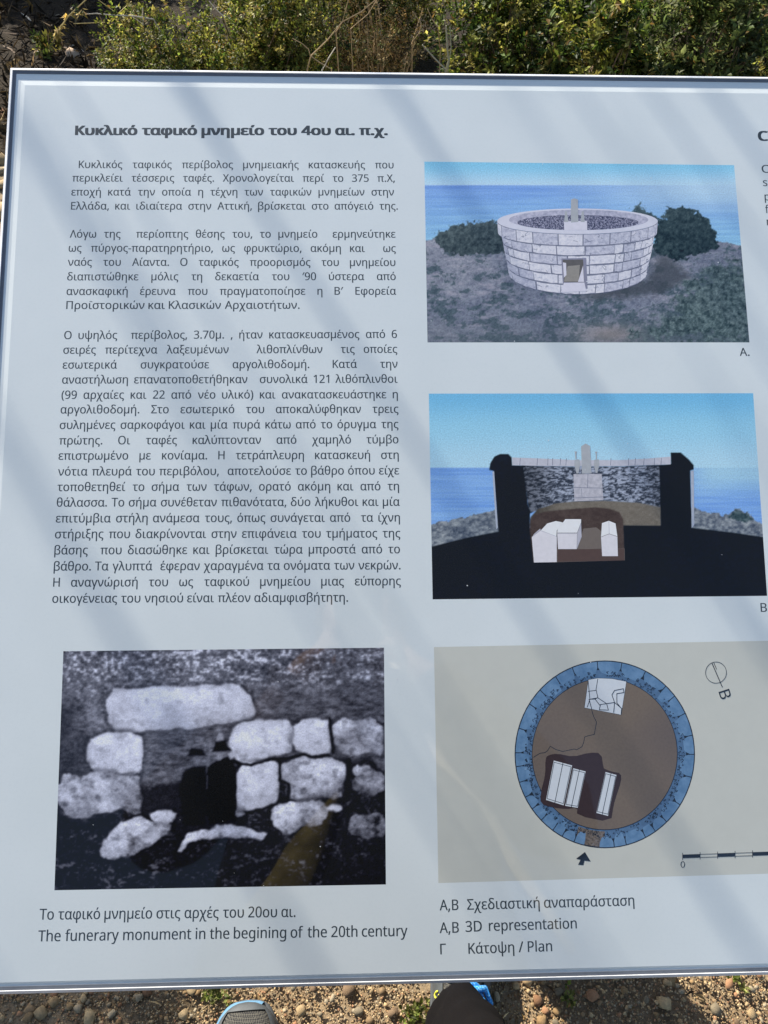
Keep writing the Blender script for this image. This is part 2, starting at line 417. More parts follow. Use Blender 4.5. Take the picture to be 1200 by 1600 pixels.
def picture(name, corners, nx_, ny_, fn):
    (ax_, ay_), (bx_, by_), (cx_, cy_), (dx_, dy_) = corners      # top-left, top-right, bottom-right, bottom-left
    U, Vv = np.meshgrid(np.linspace(0, 1, nx_), np.linspace(0, 1, ny_))
    X = (ax_*(1-U)+bx_*U)*(1-Vv)+(dx_*(1-U)+cx_*U)*Vv; Y = (ay_*(1-U)+by_*U)*(1-Vv)+(dy_*(1-U)+cy_*U)*Vv
    C = np.clip(fn(X, Y), 0, 255)/255; Lc = np.where(C <= .04045, C/12.92, ((C+.055)/1.055)**2.4)
    wl = np.array([lin(w) for w in WREF]); T_ = np.ones(X.shape+(4,)); T_[..., :3] = np.clip(np.array(WHITE_ALB)*Lc/wl-0.010, .002, .9)
    R = np.stack([(X-600)/FPX, -(Y-800)/FPX, -np.ones_like(X)], -1); W3 = CAM+(R*(OFF/(R @ n_c))[..., None]) @ M3.T-FOOT
    P3 = np.stack([W3 @ AW, W3 @ BW, np.full(X.shape, 0.5*LAY)], -1).reshape(-1, 3)
    i = np.arange(nx_*ny_).reshape(ny_, nx_); F = np.stack([i[1:, :-1], i[1:, 1:], i[:-1, 1:], i[:-1, :-1]], -1).reshape(-1, 4)
    o = np_mesh(name, P3, F, HALF, sign, cols=T_.reshape(-1, 4)); o.matrix_local = PM; return o

# ------------------------------------------------------------------ lettering
import os, unicodedata
_glyph = {}; _raw = {}
try: FONT = bpy.data.fonts.load(os.path.join(bpy.utils.system_resource('DATAFILES', path='fonts'), 'NotoSansMath-Regular.woff2'))   # ships with Blender
except Exception: FONT = None
def raw_word(txt):
    if txt in _raw: return _raw[txt]
    cu = bpy.data.curves.new('word', 'FONT'); cu.body = txt; cu.size = 1.0; cu.resolution_u = 4; cu.fill_mode = 'BOTH'
    if FONT: cu.font = FONT
    o_ = bpy.data.objects.new('word', cu); COL.objects.link(o_)
    dg = bpy.context.evaluated_depsgraph_get(); me = o_.evaluated_get(dg).to_mesh()
    V = np.array([v.co[:] for v in me.vertices]).reshape(-1, 3); F = [tuple(p.vertices) for p in me.polygons if p.normal.z > 0]
    o_.evaluated_get(dg).to_mesh_clear(); bpy.data.objects.remove(o_); bpy.data.curves.remove(cu)
    _raw[txt] = (V, F); return V, F
def word_mesh(txt, bold):
    """a word as a flat mesh, size 1; Greek accents are set over their letters"""
    if txt in _glyph: return _glyph[txt]
    base, acc = '', []
    for ch in unicodedata.normalize('NFD', txt.replace('΄', '\u2032')):
        if unicodedata.combining(ch): acc.append((len(base)-1, ch))
        else: base += ch
    V, F = raw_word(base); V = V.copy(); F = list(F)
    extra = []
    for i, ch in acc:
        r = raw_word(base[:i+1])[0][:, 0].max(); c = raw_word(base[i])[0]; cx = r-(c[:, 0].max()-c[:, 0].min())/2; u = CAP/0.714
        if base[i] in 'ιi': cx += 0.012*u
        if ch == '\u0308':
            for sx in (-.085, .045): extra.append([(cx+sx*u, .63*u), (cx+(sx+.075)*u, .63*u), (cx+(sx+.075)*u, .705*u), (cx+sx*u, .705*u)])
        else: extra.append([(cx-.045*u, .605*u), (cx+.012*u, .605*u), (cx+.105*u, .765*u), (cx+.015*u, .765*u)])
    for q in extra:
        b = len(V); V = np.vstack([V, [(x, y, 0) for x, y in q]]); F.append(tuple(range(b, b+4)))
    _glyph[txt] = (V, F); return V, F
CAP = 0.714
CAP = raw_word('K')[0][:, 1].max()
SPACE = 0.24
BOLD = [(ox, oy) for ox in (-0.008, 0.015, 0.038, 0.06) for oy in (-0.010, 0.010)]
def text_line(name, txt, p0, p1, cap_px, xs_=None, bold=False, parent=None, layer=3):
    """one printed line from pixel p0 (baseline start) to p1 (baseline end)"""
    a, b = np.array(ab(*p0)), np.array(ab(*p1)); L = np.linalg.norm(b-a); ex = (b-a)/L; ey = np.array([-ex[1], ex[0]])
    px_m = np.linalg.norm(np.array(ab(p0[0]+50, p0[1]))-a)/50; size = cap_px*px_m/CAP
    words = txt.split(' '); ms = [word_mesh(w, bold) if w else None for w in words]
    wid = [(m[0][:, 0].max()-m[0][:, 0].min()) if m else 0 for m in ms]; ng = len(words)-1
    if xs_ is None or ng == 0: sx = L/((sum(wid)+ng*SPACE)*size); gap = SPACE*size*sx
    else:
        sx = xs_; gap = (L-sum(wid)*size*sx)/ng
        if gap < 0.17*size*sx: sx = L/((sum(wid)+ng*0.20)*size); gap = 0.20*size*sx
    V, F = [], []; x = 0
    for m, w in zip(ms, wid):
        if m:
            o0 = len(V); x_min = m[0][:, 0].min()
            for ci, (ox, oy) in enumerate(BOLD if bold else ((0, 0), (0.014, 0))):
                o0 = len(V)
                for q in m[0]:
                    lx, ly = x+(q[0]-x_min+ox)*size*sx, (q[1]+oy)*size; pt = a+ex*lx+ey*ly; V.append((pt[0], pt[1], (layer+ci*0.25)*LAY))
                F += [tuple(o0+i for i in f) for f in m[1]]
        x += w*size*sx+gap
    return mesh_obj(name, V, F, INK, parent), sx
T = 2.142857
def c3(x, y): return (80+x/T, 180+y/T)
def c4(x, y): return (80+x/T, 500+y/T)
text_line('heading', 'Κυκλικό ταφικό μνημείο του 4ου αι. π.χ.', c3(80, 66), c3(1122, 66), 15.6, None, True, sheet)
paras = [
 ('Κυκλικός ταφικός περίβολος μνημειακής κατασκευής που', c3(92, 177), c3(1146, 178)),
 ('περικλείει τέσσερις ταφές. Χρονολογείται περί το 375 π.Χ,', c3(70, 222), c3(1150, 223)),
 ('εποχή κατά την οποία η τέχνη των ταφικών μνημείων στην', c3(67, 269), c3(1147, 269)),
 ('Ελλάδα, και ιδιαίτερα στην Αττική, βρίσκεται στο απόγειό της.', c3(66, 316), c3(1160, 316)),
 ('Λόγω της  περίοπτης θέσης του, το μνημείο  ερμηνεύτηκε', c3(62, 410), c3(1152, 410)),
 ('ως πύργος-παρατηρητήριο, ως φρυκτώριο, ακόμη και  ως', c3(58, 457), c3(1153, 458)),
 ('ναός του Αίαντα. Ο ταφικός προορισμός του μνημείου', c3(55, 504), c3(1152, 505)),
 ('διαπιστώθηκε μόλις τη δεκαετία του ΄90 ύστερα από', c3(53, 553), c3(1153, 552)),
 ('ανασκαφική έρευνα που πραγματοποίησε η Β΄ Εφορεία', c3(51, 602), c3(1154, 601)),
 ('Προϊστορικών και Κλασικών Αρχαιοτήτων.', c3(50, 649), c3(831, 648)),
 ('Ο υψηλός  περίβολος, 3.70μ. , ήταν κατασκευασμένος από 6', c4(43, 64), c4(1157, 60)),
 ('σειρές περίτεχνα λαξευμένων   λιθοπλίνθων  τις οποίες', c4(40, 113), c4(1158, 110)),
 ('εσωτερικά   συγκρατούσε   αργολιθοδομή.   Κατά   την', c4(38, 163), c4(1159, 160)),
 ('αναστήλωση επανατοποθετήθηκαν  συνολικά 121 λιθόπλινθοι', c4(36, 213), c4(1159, 210)),
 ('(99 αρχαίες και 22 από νέο υλικό) και ανακατασκευάστηκε η', c4(34, 264), c4(1160, 262)),
 ('αργολιθοδομή. Στο εσωτερικό του αποκαλύφθηκαν τρεις', c4(31, 313), c4(1162, 311)),
 ('συλημένες σαρκοφάγοι και μία πυρά κάτω από το όρυγμα της', c4(28, 365), c4(1162, 362)),
 ('πρώτης. Οι ταφές καλύπτονταν από χαμηλό τύμβο', c4(26, 417), c4(1162, 413)),
 ('επιστρωμένο με κονίαμα. Η τετράπλευρη κατασκευή στη', c4(24, 468), c4(1163, 465)),
 ('νότια πλευρά του περιβόλου,  αποτελούσε το βάθρο όπου είχε', c4(22, 521), c4(1164, 517)),
 ('τοποθετηθεί το σήμα των τάφων, ορατό ακόμη και από τη', c4(20, 573), c4(1164, 570)),
 ('θάλασσα. Το σήμα συνέθεταν πιθανότατα, δύο λήκυθοι και μία', c4(18, 625), c4(1166, 622)),
 ('επιτύμβια στήλη ανάμεσα τους, όπως συνάγεται από  τα ίχνη', c4(15, 678), c4(1167, 675)),
 ('στήριξης που διακρίνονται στην επιφάνεια του τμήματος της', c4(12, 731), c4(1168, 728)),
 ('βάσης  που διασώθηκε και βρίσκεται τώρα μπροστά από το', c4(10, 785), c4(1167, 781)),
 ('βάθρο. Τα γλυπτά  έφεραν χαραγμένα τα ονόματα των νεκρών.', c4(8, 839), c4(1169, 835)),
 ('Η αναγνώρισή του ως ταφικού μνημείου μιας εύπορης', c4(6, 893), c4(1170, 888)),
 ('οικογένειας του νησιού είναι πλέον αδιαμφισβήτητη.', c4(3, 947), c4(993, 943))]
def cap_at(py): return 12.6+(py-260)*0.0024
_, SXB = text_line('text_line', paras[-1][0], paras[-1][1], paras[-1][2], cap_at(940), None, False, sheet)
for t, a, b in paras[:-1]:
    last = t.startswith('Προϊ')
    text_line('text_line', t, a, b, cap_at(a[1]), None if last else SXB, False, sheet)
text_line('caption_line', 'Το ταφικό μνημείο στις αρχές του 20ου αι.', (61.3, 1437), (461.3, 1432.7), 16.2, None, False, sheet)
text_line('caption_line', 'The funerary monument in the begining of the 20th century', (59.2, 1471), (636.3, 1462.5), 16.4, None, False, sheet)
for t, a, b in (('A,B', (687, 1422.5), (716, 1421.9)), ('Σχεδιαστική αναπαράσταση', (730, 1421.5), (991, 1414.8)), ('A,B', (687, 1458), (716.7, 1457.2)), ('3D', (727.5, 1456), (752.7, 1455.2)),
                ('representation', (764, 1454.6), (901, 1450.6)), ('Γ', (688, 1491.3), (696.5, 1491)), ('Κάτοψη / Plan', (732, 1490.4), (862.5, 1486.2))):
    text_line('caption_line', t, a, b, 15.6, None, False, sheet)
text_line('picture_letter', 'A.', (1156, 556), (1171, 556), 12.6, None, False, sheet)
text_line('picture_letter', 'B.', (1188.8, 956), (1203, 956), 13.4, None, False, sheet)
text_line('heading', 'Ci', (1185, 219.7), (1203.6, 219.8), 15.6, None, True, sheet)
for t, a, w in (('C', (1190.5, 269.7), 11), ('s', (1192.5, 290.7), 6.4), ('p', (1195, 313), 7.6), ('f', (1196, 332.7), 5.4), ('r', (1198.4, 352), 5)):
    text_line('text_line', t, a, (a[0]+w, a[1]+.1), 12.6, None, False, sheet)

# ------------------------------------------------------------------ picture A: the round monument
k5 = crop(640, 230, T)
def paint_a(X, Y):
    n1 = vnoise(X, Y, 5, 4, 4, 1); n2 = vnoise(X, Y, 22, 12, 4, 2); n3 = vnoise(X, Y, 70, 40, 3, 3); st = vnoise(X, Y, 70, 2.2, 3, 4); wx, wy = vnoise(X, Y, 7, 7, 3, 5)-.5, vnoise(X, Y, 7, 7, 3, 6)-.5
    C = mixc(np.zeros(X.shape+(3,)), (120, 186, 222), np.ones_like(X)); C = mixc(C, (166, 201, 229), sst(254, 292, Y))
    sea = np.stack([100+st*22+(Y-290)*.2, 142+st*22+(Y-290)*.3, 212+st*10], -1)
    fade = sst(800, 1120, X)*(1-sst(296, 352, Y)); sea = mixc(sea, (166, 200, 225), fade*.92)
    C = C*(1-sst(288.5, 290.5, Y))[..., None]+sea*sst(288.5, 290.5, Y)[..., None]
    hx_, hy_ = zip(*k5((0, 314), (55, 312), (85, 305), (200, 300), (320, 320), (820, 320), (1030, 315), (1060, 318), (1110, 330), (1200, 340)))
    hl = np.interp(X, hx_, hy_)+wy*3
    fine = vnoise(X, Y, 2.6, 2.2, 3, 7); g = np.stack([112+34*(n1-.5)+26*(n3-.5)+34*(fine-.5), 122+34*(n1-.5)+24*(n3-.5)+34*(fine-.5), 142+32*(n1-.5)+20*(n3-.5)+32*(fine-.5)], -1)
    g = mixc(g, (158, 160, 178), sst(.55, .95, vnoise(X, Y, 16, 4, 4, 8))*.5)
    tuft = sst(.52, .66, n2*.5+n1*.35+fine*.15+sst(430, 540, Y)*.07); g = mixc(g, np.array([54, 74, 86])+((fine-.5)*36)[..., None], tuft*.8)
    g = mixc(g, (84, 96, 108), sst(480, 535, Y)*.35)
    g = mixc(g, (134, 130, 134), np.exp(-((X-955)/45)**2-((Y-522)/14)**2)*.7)
    sh = sdf(k5((560, 500), (800, 440), (835, 350), (880, 380), (930, 440), (840, 490), (640, 510)), X+wx*10, Y+wy*10); g = mixc(g, (58, 66, 76), sst(10, -8, sh)*.75)
    m = sst(-.8, .8, Y-hl); C = C*(1-m)[..., None]+g*m[..., None]
    leaf = vnoise(X, Y, 4.5, 4.5, 4, 11, .7)
    for i, (poly, base, gain) in enumerate(((k5((85, 305), (110, 280), (180, 258), (250, 245), (325, 262), (335, 355), (230, 362), (110, 352)), (52, 68, 76), 60), (k5((735, 205), (770, 195), (800, 212), (830, 225), (840, 250), (760, 232)), (56, 76, 86), 50),
                                            (k5((820, 260), (850, 235), (870, 205), (915, 195), (950, 215), (1000, 240), (1035, 290), (1025, 340), (960, 362), (880, 380), (820, 340)), (36, 54, 62), 56))):
        d = sdf(poly, X+wx*11, Y+wy*11); top = 1-sst(min(p[1] for p in poly), max(p[1] for p in poly), Y)
        col = np.asarray(base)+((leaf-.55)*gain+top*16)[..., None]*np.array([.95, 1.0, .95]); C = mixc(C, col, sst(1.6, -1.6, d))
    d = sdf(k5((720, 650), (800, 590), (870, 560), (900, 500), (960, 430), (1040, 400), (1150, 380), (1160, 660)), X+wx*26, Y+wy*26)+(n2-.5)*34
    col = np.array([66, 86, 92])+((leaf-.5)*95)[..., None]*np.array([.95, 1.0, .98]); C = mixc(C, col, sst(9, -12, d)*.9)
    return C+((np.random.default_rng(9).random(X.shape)-.5)*5)[..., None]
picA = picture('monument_picture', [(663, 252.5), (1147, 258), (1171, 535), (668, 535)], 390, 222, paint_a)
JOINT = print_flat('printed_joint', pc(104, 113, 136))
STONE = print_mottle('printed_ashlar', [(0.18, pc(126, 136, 158)), (0.36, pc(178, 186, 206)), (0.6, pc(194, 201, 217)), (0.8, pc(204, 210, 222))], 330, 7, 0.75, 0.3)
STONE2 = print_mottle('printed_ashlar_worn', [(0.18, pc(104, 114, 138)), (0.4, pc(156, 164, 188)), (0.62, pc(178, 186, 206)), (0.8, pc(194, 200, 216))], 300, 8, 0.78, 0.4)
def arc(th, t):                    # th in -90..90 across the drum, t 0 top .. 1 foot
    s, c = math.sin(math.radians(th)), math.cos(math.radians(th))
    rx = 120-12*t; return (903+rx*s, 366+t*60+(20+17*t)*c*0.92)
def cope(th, t):
    s, c = math.sin(math.radians(th)), math.cos(math.radians(th)); return (902.3+(125.5-1.5*t)*s, 346+18.5*t+20*c)
shape('printed_drum_joints', [[arc(-90+180*i/40, 0) for i in range(41)]+[arc(90-180*i/40, 1) for i in range(41)],], JOINT, picA, 8)
shape('printed_coping_joints', [[cope(-90+180*i/40, 0) for i in range(41)]+[cope(90-180*i/40, 1) for i in range(41)]], JOINT, picA, 9)
bl1, bl2 = [], []
rnd = random.Random(11)
for c in range(5):
    th = -90+rnd.uniform(0, 8)
    cuts = [-90]
    while cuts[-1] < 90: cuts.append(cuts[-1]+rnd.choice((8, 13, 16, 19, 22))*rnd.uniform(.9, 1.1)*(1.25 if abs(cuts[-1]) > 60 else 1))
    cuts[-1] = 90
    for a, b in zip(cuts[:-1], cuts[1:]):
        g = 0.40; t0, t1 = c/5+0.014, (c+1)/5-0.014
        q = [arc(a+g+(b-a-2*g)*i/4, t0) for i in range(5)]+[arc(b-g-(b-a-2*g)*i/4, t1) for i in range(5)]
        (bl1 if rnd.random() < 0.6 else bl2).append(rough(q, 0.6, 50, c*40+int(a)))
cuts = [-90, -72, -50, -34, -14, 0, 4, 24, 42, 62, 78, 90]; cuts.remove(0)
for a, b in zip(cuts[:-1], cuts[1:]):
    q = [cope(a+.4+(b-a-.8)*i/4, 0.03) for i in range(5)]+[cope(b-.4-(b-a-.8)*i/4, 0.95) for i in range(5)]
    (bl1 if rnd.random() < 0.5 else bl2).append(q)
shape('printed_blocks', bl1, STONE, picA, 10); shape('printed_blocks', bl2, STONE2, picA, 10)
crk = []
for i in range(60):
    th = rnd.uniform(-75, 75); t = rnd.uniform(0.02, .95); p = [arc(th, t) if i % 3 else cope(th, t)]
    for j in range(3): p.append((p[-1][0]+rnd.uniform(-5, 5), p[-1][1]+rnd.uniform(-1.5, 4)))
    if p[-1][1] < arc(th, 1)[1]-3: crk.append(p)
for i in range(3): shape('printed_cracks', [q for p in crk[i::3] for q in line_polys(p, 0.55)], JOINT, picA, 11+i)
shape('printed_rim', [ell(902.3, 345.8, 125.5, 20)], print_flat('printed_rim_white', pc(186, 194, 214), .05), picA, 14)
shape('printed_rim_inner', [ell(904, 343.5, 109, 15.6)], print_mottle('printed_inner_wall', [(0.3, pc(138, 146, 172)), (0.7, pc(172, 178, 202))], 300), picA, 15)
RUB = print_mottle('printed_rubble', [(0.38, pc(48, 56, 80)), (0.52, pc(98, 104, 132)), (0.66, pc(158, 164, 190))], 700, 5, 0.8, 0.3)
shape('printed_rubble_fill', [ell(903, 347.8, 95, 11.8)], RUB, picA, 16)
STELE = print_flat('printed_stele', pc(150, 160, 172), .08); PALE = print_flat('printed_pale_stone', pc(188, 194, 214), .05)
shape('printed_pedestal', [[(881, 346), (917, 345), (917.5, 359.4), (881.5, 359.6)]], PALE, picA, 17)
shape('printed_stele', [[(892, 348), (892, 312), (897, 310), (903, 312), (903.5, 347)], [(881.5, 347), (883, 330), (886, 330), (888, 347)], [(907, 347), (909, 330), (912, 330), (913.5, 347)]], STELE, picA, 18)
shape('printed_doorway', [[(877, 404), (916, 403), (918, 451), (880, 455)]], print_flat('printed_door_side', pc(120, 126, 150)), picA, 14)
shape('printed_doorway', [[(879, 406), (911, 405.5), (913, 441), (881, 441)]], print_flat('printed_door_shade', pc(86, 88, 92)), picA, 15)
shape('printed_doorway', [[(887, 416), (906, 414), (904, 440), (881, 440)]], print_flat('printed_door_floor', pc(128, 130, 130)), picA, 16)
shape('printed_doorway', [[(879.5, 410), (884.5, 411), (885, 430), (881, 434)], [(911, 415), (912.5, 440.5), (903, 440.5)], [(881, 442), (913, 441.5), (916, 455), (876, 457)]], PALE, picA, 17)

# ------------------------------------------------------------------ picture B: the cut-away
k6 = crop(660, 600, 2.22222); k8 = crop(760, 680, 3.52941)
def paint_b(X, Y):
    n1 = vnoise(X, Y, 5, 4, 4, 21); n2 = vnoise(X, Y, 18, 12, 4, 22); st = vnoise(X, Y, 90, 2.6, 3, 23); wx, wy = vnoise(X, Y, 6, 6, 3, 24)-.5, vnoise(X, Y, 6, 6, 3, 25)-.5; big = vnoise(X, Y, 90, 60, 3, 26)
    C = mixc(np.zeros(X.shape+(3,)), (104, 172, 216), np.ones_like(X)); C = mixc(C, (134, 190, 222), sst(615, 672, Y)); C = mixc(C, (156, 198, 224), sst(660, 728, Y))
    sea = np.stack([98+st*28, 144+st*26, 214+st*8], -1); sea = mixc(sea, (150, 194, 218), sst(1040, 1120, X)*(1-sst(738, 786, Y))*.85)
    m = sst(730, 732, Y); C = C*(1-m)[..., None]+sea*m[..., None]
    def put(poly, col, soft=.8, wob=0.0, f=1.0):
        nonlocal C
        C = mixc(C, col, sst(soft, -soft, sdf(poly, X+wx*wob, Y+wy*wob))*f)
    hill = np.stack([106+80*(n1-.5)+40*(n2-.5), 118+80*(n1-.5)+40*(n2-.5), 132+72*(n1-.5)+36*(n2-.5)], -1)
    put(k6((20, 490), (130, 465), (260, 437), (290, 560), (20, 600)), hill, 1, 5); put(k6((930, 425), (1000, 447), (1060, 456), (1090, 435), (1125, 445), (1150, 470), (1188, 490), (1260, 520), (1260, 560), (930, 560)), hill, 1, 6)
    put(k6((1062, 462), (1090, 438), (1122, 446), (1148, 472), (1120, 486)), np.array([60, 80, 88])+((n1-.5)*60)[..., None], 1.5, 7)
    blk = np.array([13, 20, 27])+((n1-.5)*9+(big-.5)*8)[..., None]*np.array([.9, 1, 1.05])
    put(k6((0, 573), (150, 535), (250, 515), (380, 500), (690, 488), (830, 490), (940, 500), (1070, 515), (1193.5, 533), (1300, 552), (1300, 900), (0, 900)), blk, 1.2)
    rub = vnoise(X+wx*4, Y, 5.5, 2.2, 3, 31, .7); sx_ = sst(.22, .80, rub); side = 1-.35*sst(880, 830, X)-.25*sst(990, 1035, X)
    put(k6((345, 282), (530, 287), (690, 286), (830, 280), (832, 430), (740, 412), (625, 403), (525, 408), (430, 425), (372, 450)), (np.array([46, 54, 68])+sx_[..., None]*np.array([104, 110, 120]))*side[..., None], 1)
    put(k6((372, 492), (376, 462), (400, 435), (460, 415), (530, 407), (630, 404), (750, 412), (829, 428), (829, 492), (700, 491)), np.array([104, 102, 96])+((n1-.5)*16)[..., None]-(sst(880, 835, X)*36)[..., None], 1.2)
    put(k6((372, 500), (376, 470), (390, 452), (430, 443), (480, 437), (600, 428), (650, 433), (685, 446), (697, 470), (703, 612), (385, 620)), np.array([66, 57, 54])+((n1-.5)*12+(n2-.5)*14)[..., None], 1.4)
    put(k6((232, 298), (236, 275), (250, 252), (270, 243), (298, 243), (310, 255), (312, 282), (350, 284), (366, 420), (374, 440), (372, 512), (265, 517), (247, 302)), blk, .9)
    put(k6((862, 238), (897, 238), (925, 262), (942, 282), (942, 297), (930, 300), (935, 505), (828, 500), (823, 282), (863, 278)), blk, .9)
    return C+((np.random.default_rng(19).random(X.shape)-.5)*5)[..., None]
picB = picture('section_picture', [(670, 615), (1176.8, 614.4), (1198.6, 931), (676, 936.5)], 400, 250, paint_b)
shape('printed_pit_floor', [k8((535, 515), (605, 508), (635, 530), (633, 625), (500, 628)), k8((390, 630), (390, 628), (762, 625), (762, 690), (390, 700))], print_flat('printed_pit_floor', pc(100, 96, 94), .06), picB, 7)
shape('printed_pit_floor', [k8((392, 630), (760, 626), (760, 690), (392, 698))], print_flat('printed_pit_face', pc(76, 64, 62), .06), picB, 8)
shape('printed_wall_edge', [k6((932, 302), (942, 300), (944, 490), (935, 500)), k6((243, 305), (249, 303), (262, 500), (256, 505))], print_flat('printed_wall_edge', pc(150, 164, 186)), picB, 9)
shape('printed_coping', [k6((311, 255), (420, 259), (530, 264), (690, 264), (780, 259), (862, 252), (862, 279), (690, 285), (530, 286), (400, 284), (312, 282))], print_flat('printed_coping', pc(168, 176, 194), .1), picB, 9)
shape('printed_joints', [q for x in (340, 400, 436, 452, 480, 500, 655, 716, 740, 770, 806, 830) for q in line_polys(k6((x, 258), (x-2+x % 5, 282)), 0.8)], JOINT, picB, 10)
PALB = print_mottle('printed_plinth', [(0.3, pc(150, 156, 172)), (0.7, pc(172, 178, 194))], 300)
shape('printed_plinth', [k8((480, 215), (635, 213), (645, 358), (485, 365))], PALB, picB, 10)
shape('printed_joints', [q for l in (((482, 288), (640, 292)), ((560, 215), (558, 290)), ((525, 290), (527, 345)), ((484, 346), (644, 340))) for q in line_polys(k8(*l), 0.8)][:2], JOINT, picB, 11)
shape('printed_joints', [q for l in (((560, 216), (558, 284)), ((525, 295), (527, 340)), ((484, 346), (644, 340))) for q in line_polys(k8(*l), 0.7)], JOINT, picB, 12)
shape('printed_stele', [k8((527, 212), (522, 62), (547, 46), (572, 60), (580, 211)), k8((497, 212), (485, 165), (486, 135), (512, 133), (518, 160), (508, 210)), k8((603, 208), (592, 160), (596, 135), (620, 133), (623, 160), (612, 208)),
                        k8((490, 130), (489, 102), (485, 90), (500, 90), (496, 102), (497, 130)), k8((603, 132), (603, 104), (598, 92), (612, 90), (608, 104), (609, 132))], STELE, picB, 13)
WH = print_flat('printed_sarcophagus', pc(192, 198, 212), .05); WH2 = print_flat('printed_sarcophagus_lid', pc(206, 212, 222), .04); WH3 = print_flat('printed_sarcophagus_side', pc(158, 164, 182), .05)
shape('printed_sarcophagus', [k8((250, 562), (300, 525), (388, 560), (388, 700), (262, 702)), k8((390, 540), (500, 540), (498, 628), (395, 628)), k8((632, 562), (677, 545), (722, 560), (725, 667), (638, 667))], WH, picB, 12)
shape('printed_lids', [k8((300, 525), (335, 487), (383, 473), (425, 482), (388, 525), (386, 558)), k8((390, 538), (392, 522), (435, 463), (522, 463), (522, 480), (500, 538)), k8((632, 560), (637, 485), (675, 472), (712, 487), (722, 558), (677, 543))], WH2, picB, 13)
shape('printed_side', [k8((501, 540), (522, 482), (525, 560), (499, 628)), k8((252, 560), (300, 524), (296, 515), (262, 545))], WH3, picB, 13)
shape('printed_joints', [q for l in (((392, 541), (500, 541)), ((675, 474), (677, 543)), ((300, 526), (386, 558))) for q in line_polys(k8(*l), 0.6)], WH3, picB, 14)

# ------------------------------------------------------------------ the old photograph
def bw(v): return pc(v*0.93, v*1.0, v*1.10+6)
SP = [  # (outline, tone)
 (((312, 165), (400, 158), (530, 153), (690, 150), (722, 172), (735, 205), (752, 240), (730, 248), (640, 265), (520, 277), (400, 288), (318, 285)), 0),
 (((260, 315), (290, 293), (415, 293), (418, 330), (412, 370), (415, 405), (380, 418), (300, 418), (275, 400), (268, 380), (258, 365)), 0),
 (((172, 420), (260, 418), (280, 412), (330, 422), (410, 425), (412, 440), (408, 520), (395, 530), (350, 515), (300, 512), (240, 540), (171, 520)), 1),
 (((285, 640), (330, 575), (400, 535), (440, 545), (470, 560), (498, 560), (495, 590), (430, 630), (345, 668)), 1),
 (((442, 518), (518, 518), (512, 550), (485, 558), (445, 545)), 0),
 (((690, 270), (720, 258), (840, 252), (855, 262), (858, 320), (850, 345), (770, 360), (740, 378), (700, 378), (680, 350), (675, 320)), 0),
 (((862, 255), (955, 250), (968, 270), (972, 340), (960, 352), (900, 355), (862, 335)), 0),
 (((980, 255), (1126, 250), (1126, 355), (1060, 355), (985, 345), (980, 310)), 1),
 (((690, 382), (800, 372), (815, 390), (818, 480), (800, 500), (720, 512), (690, 515)), 0),
 (((824, 370), (960, 362), (1010, 375), (1010, 450), (995, 490), (930, 483), (850, 488), (850, 440), (824, 430)), 1),
 (((1040, 378), (1060, 400), (1126, 405), (1127, 475), (1040, 480)), 2),
 (((800, 515), (830, 495), (935, 489), (955, 510), (950, 540), (900, 560), (850, 590), (830, 585), (800, 555)), 1),
 (((955, 507), (1000, 503), (1000, 514), (960, 520)), 0),
 (((1012, 570), (1060, 530), (1095, 517), (1127, 530), (1129, 590), (1060, 600)), 2),
 (((512, 645), (530, 610), (560, 575), (680, 570), (760, 575), (790, 595), (740, 602), (640, 592), (560, 605)), 1),
 (((680, 520), (715, 515), (720, 530), (690, 540)), 1)]
def wx_(X, Y): return vnoise(X, Y, 50, 50, 2, 48)-.5
def blur(A, n=1):
    for _ in range(n):
        P_ = np.pad(A, 1, mode='edge'); A = (P_[:-2, 1:-1]+P_[2:, 1:-1]+P_[1:-1, :-2]+P_[1:-1, 2:]+2*P_[1:-1, 1:-1])/6
    return A
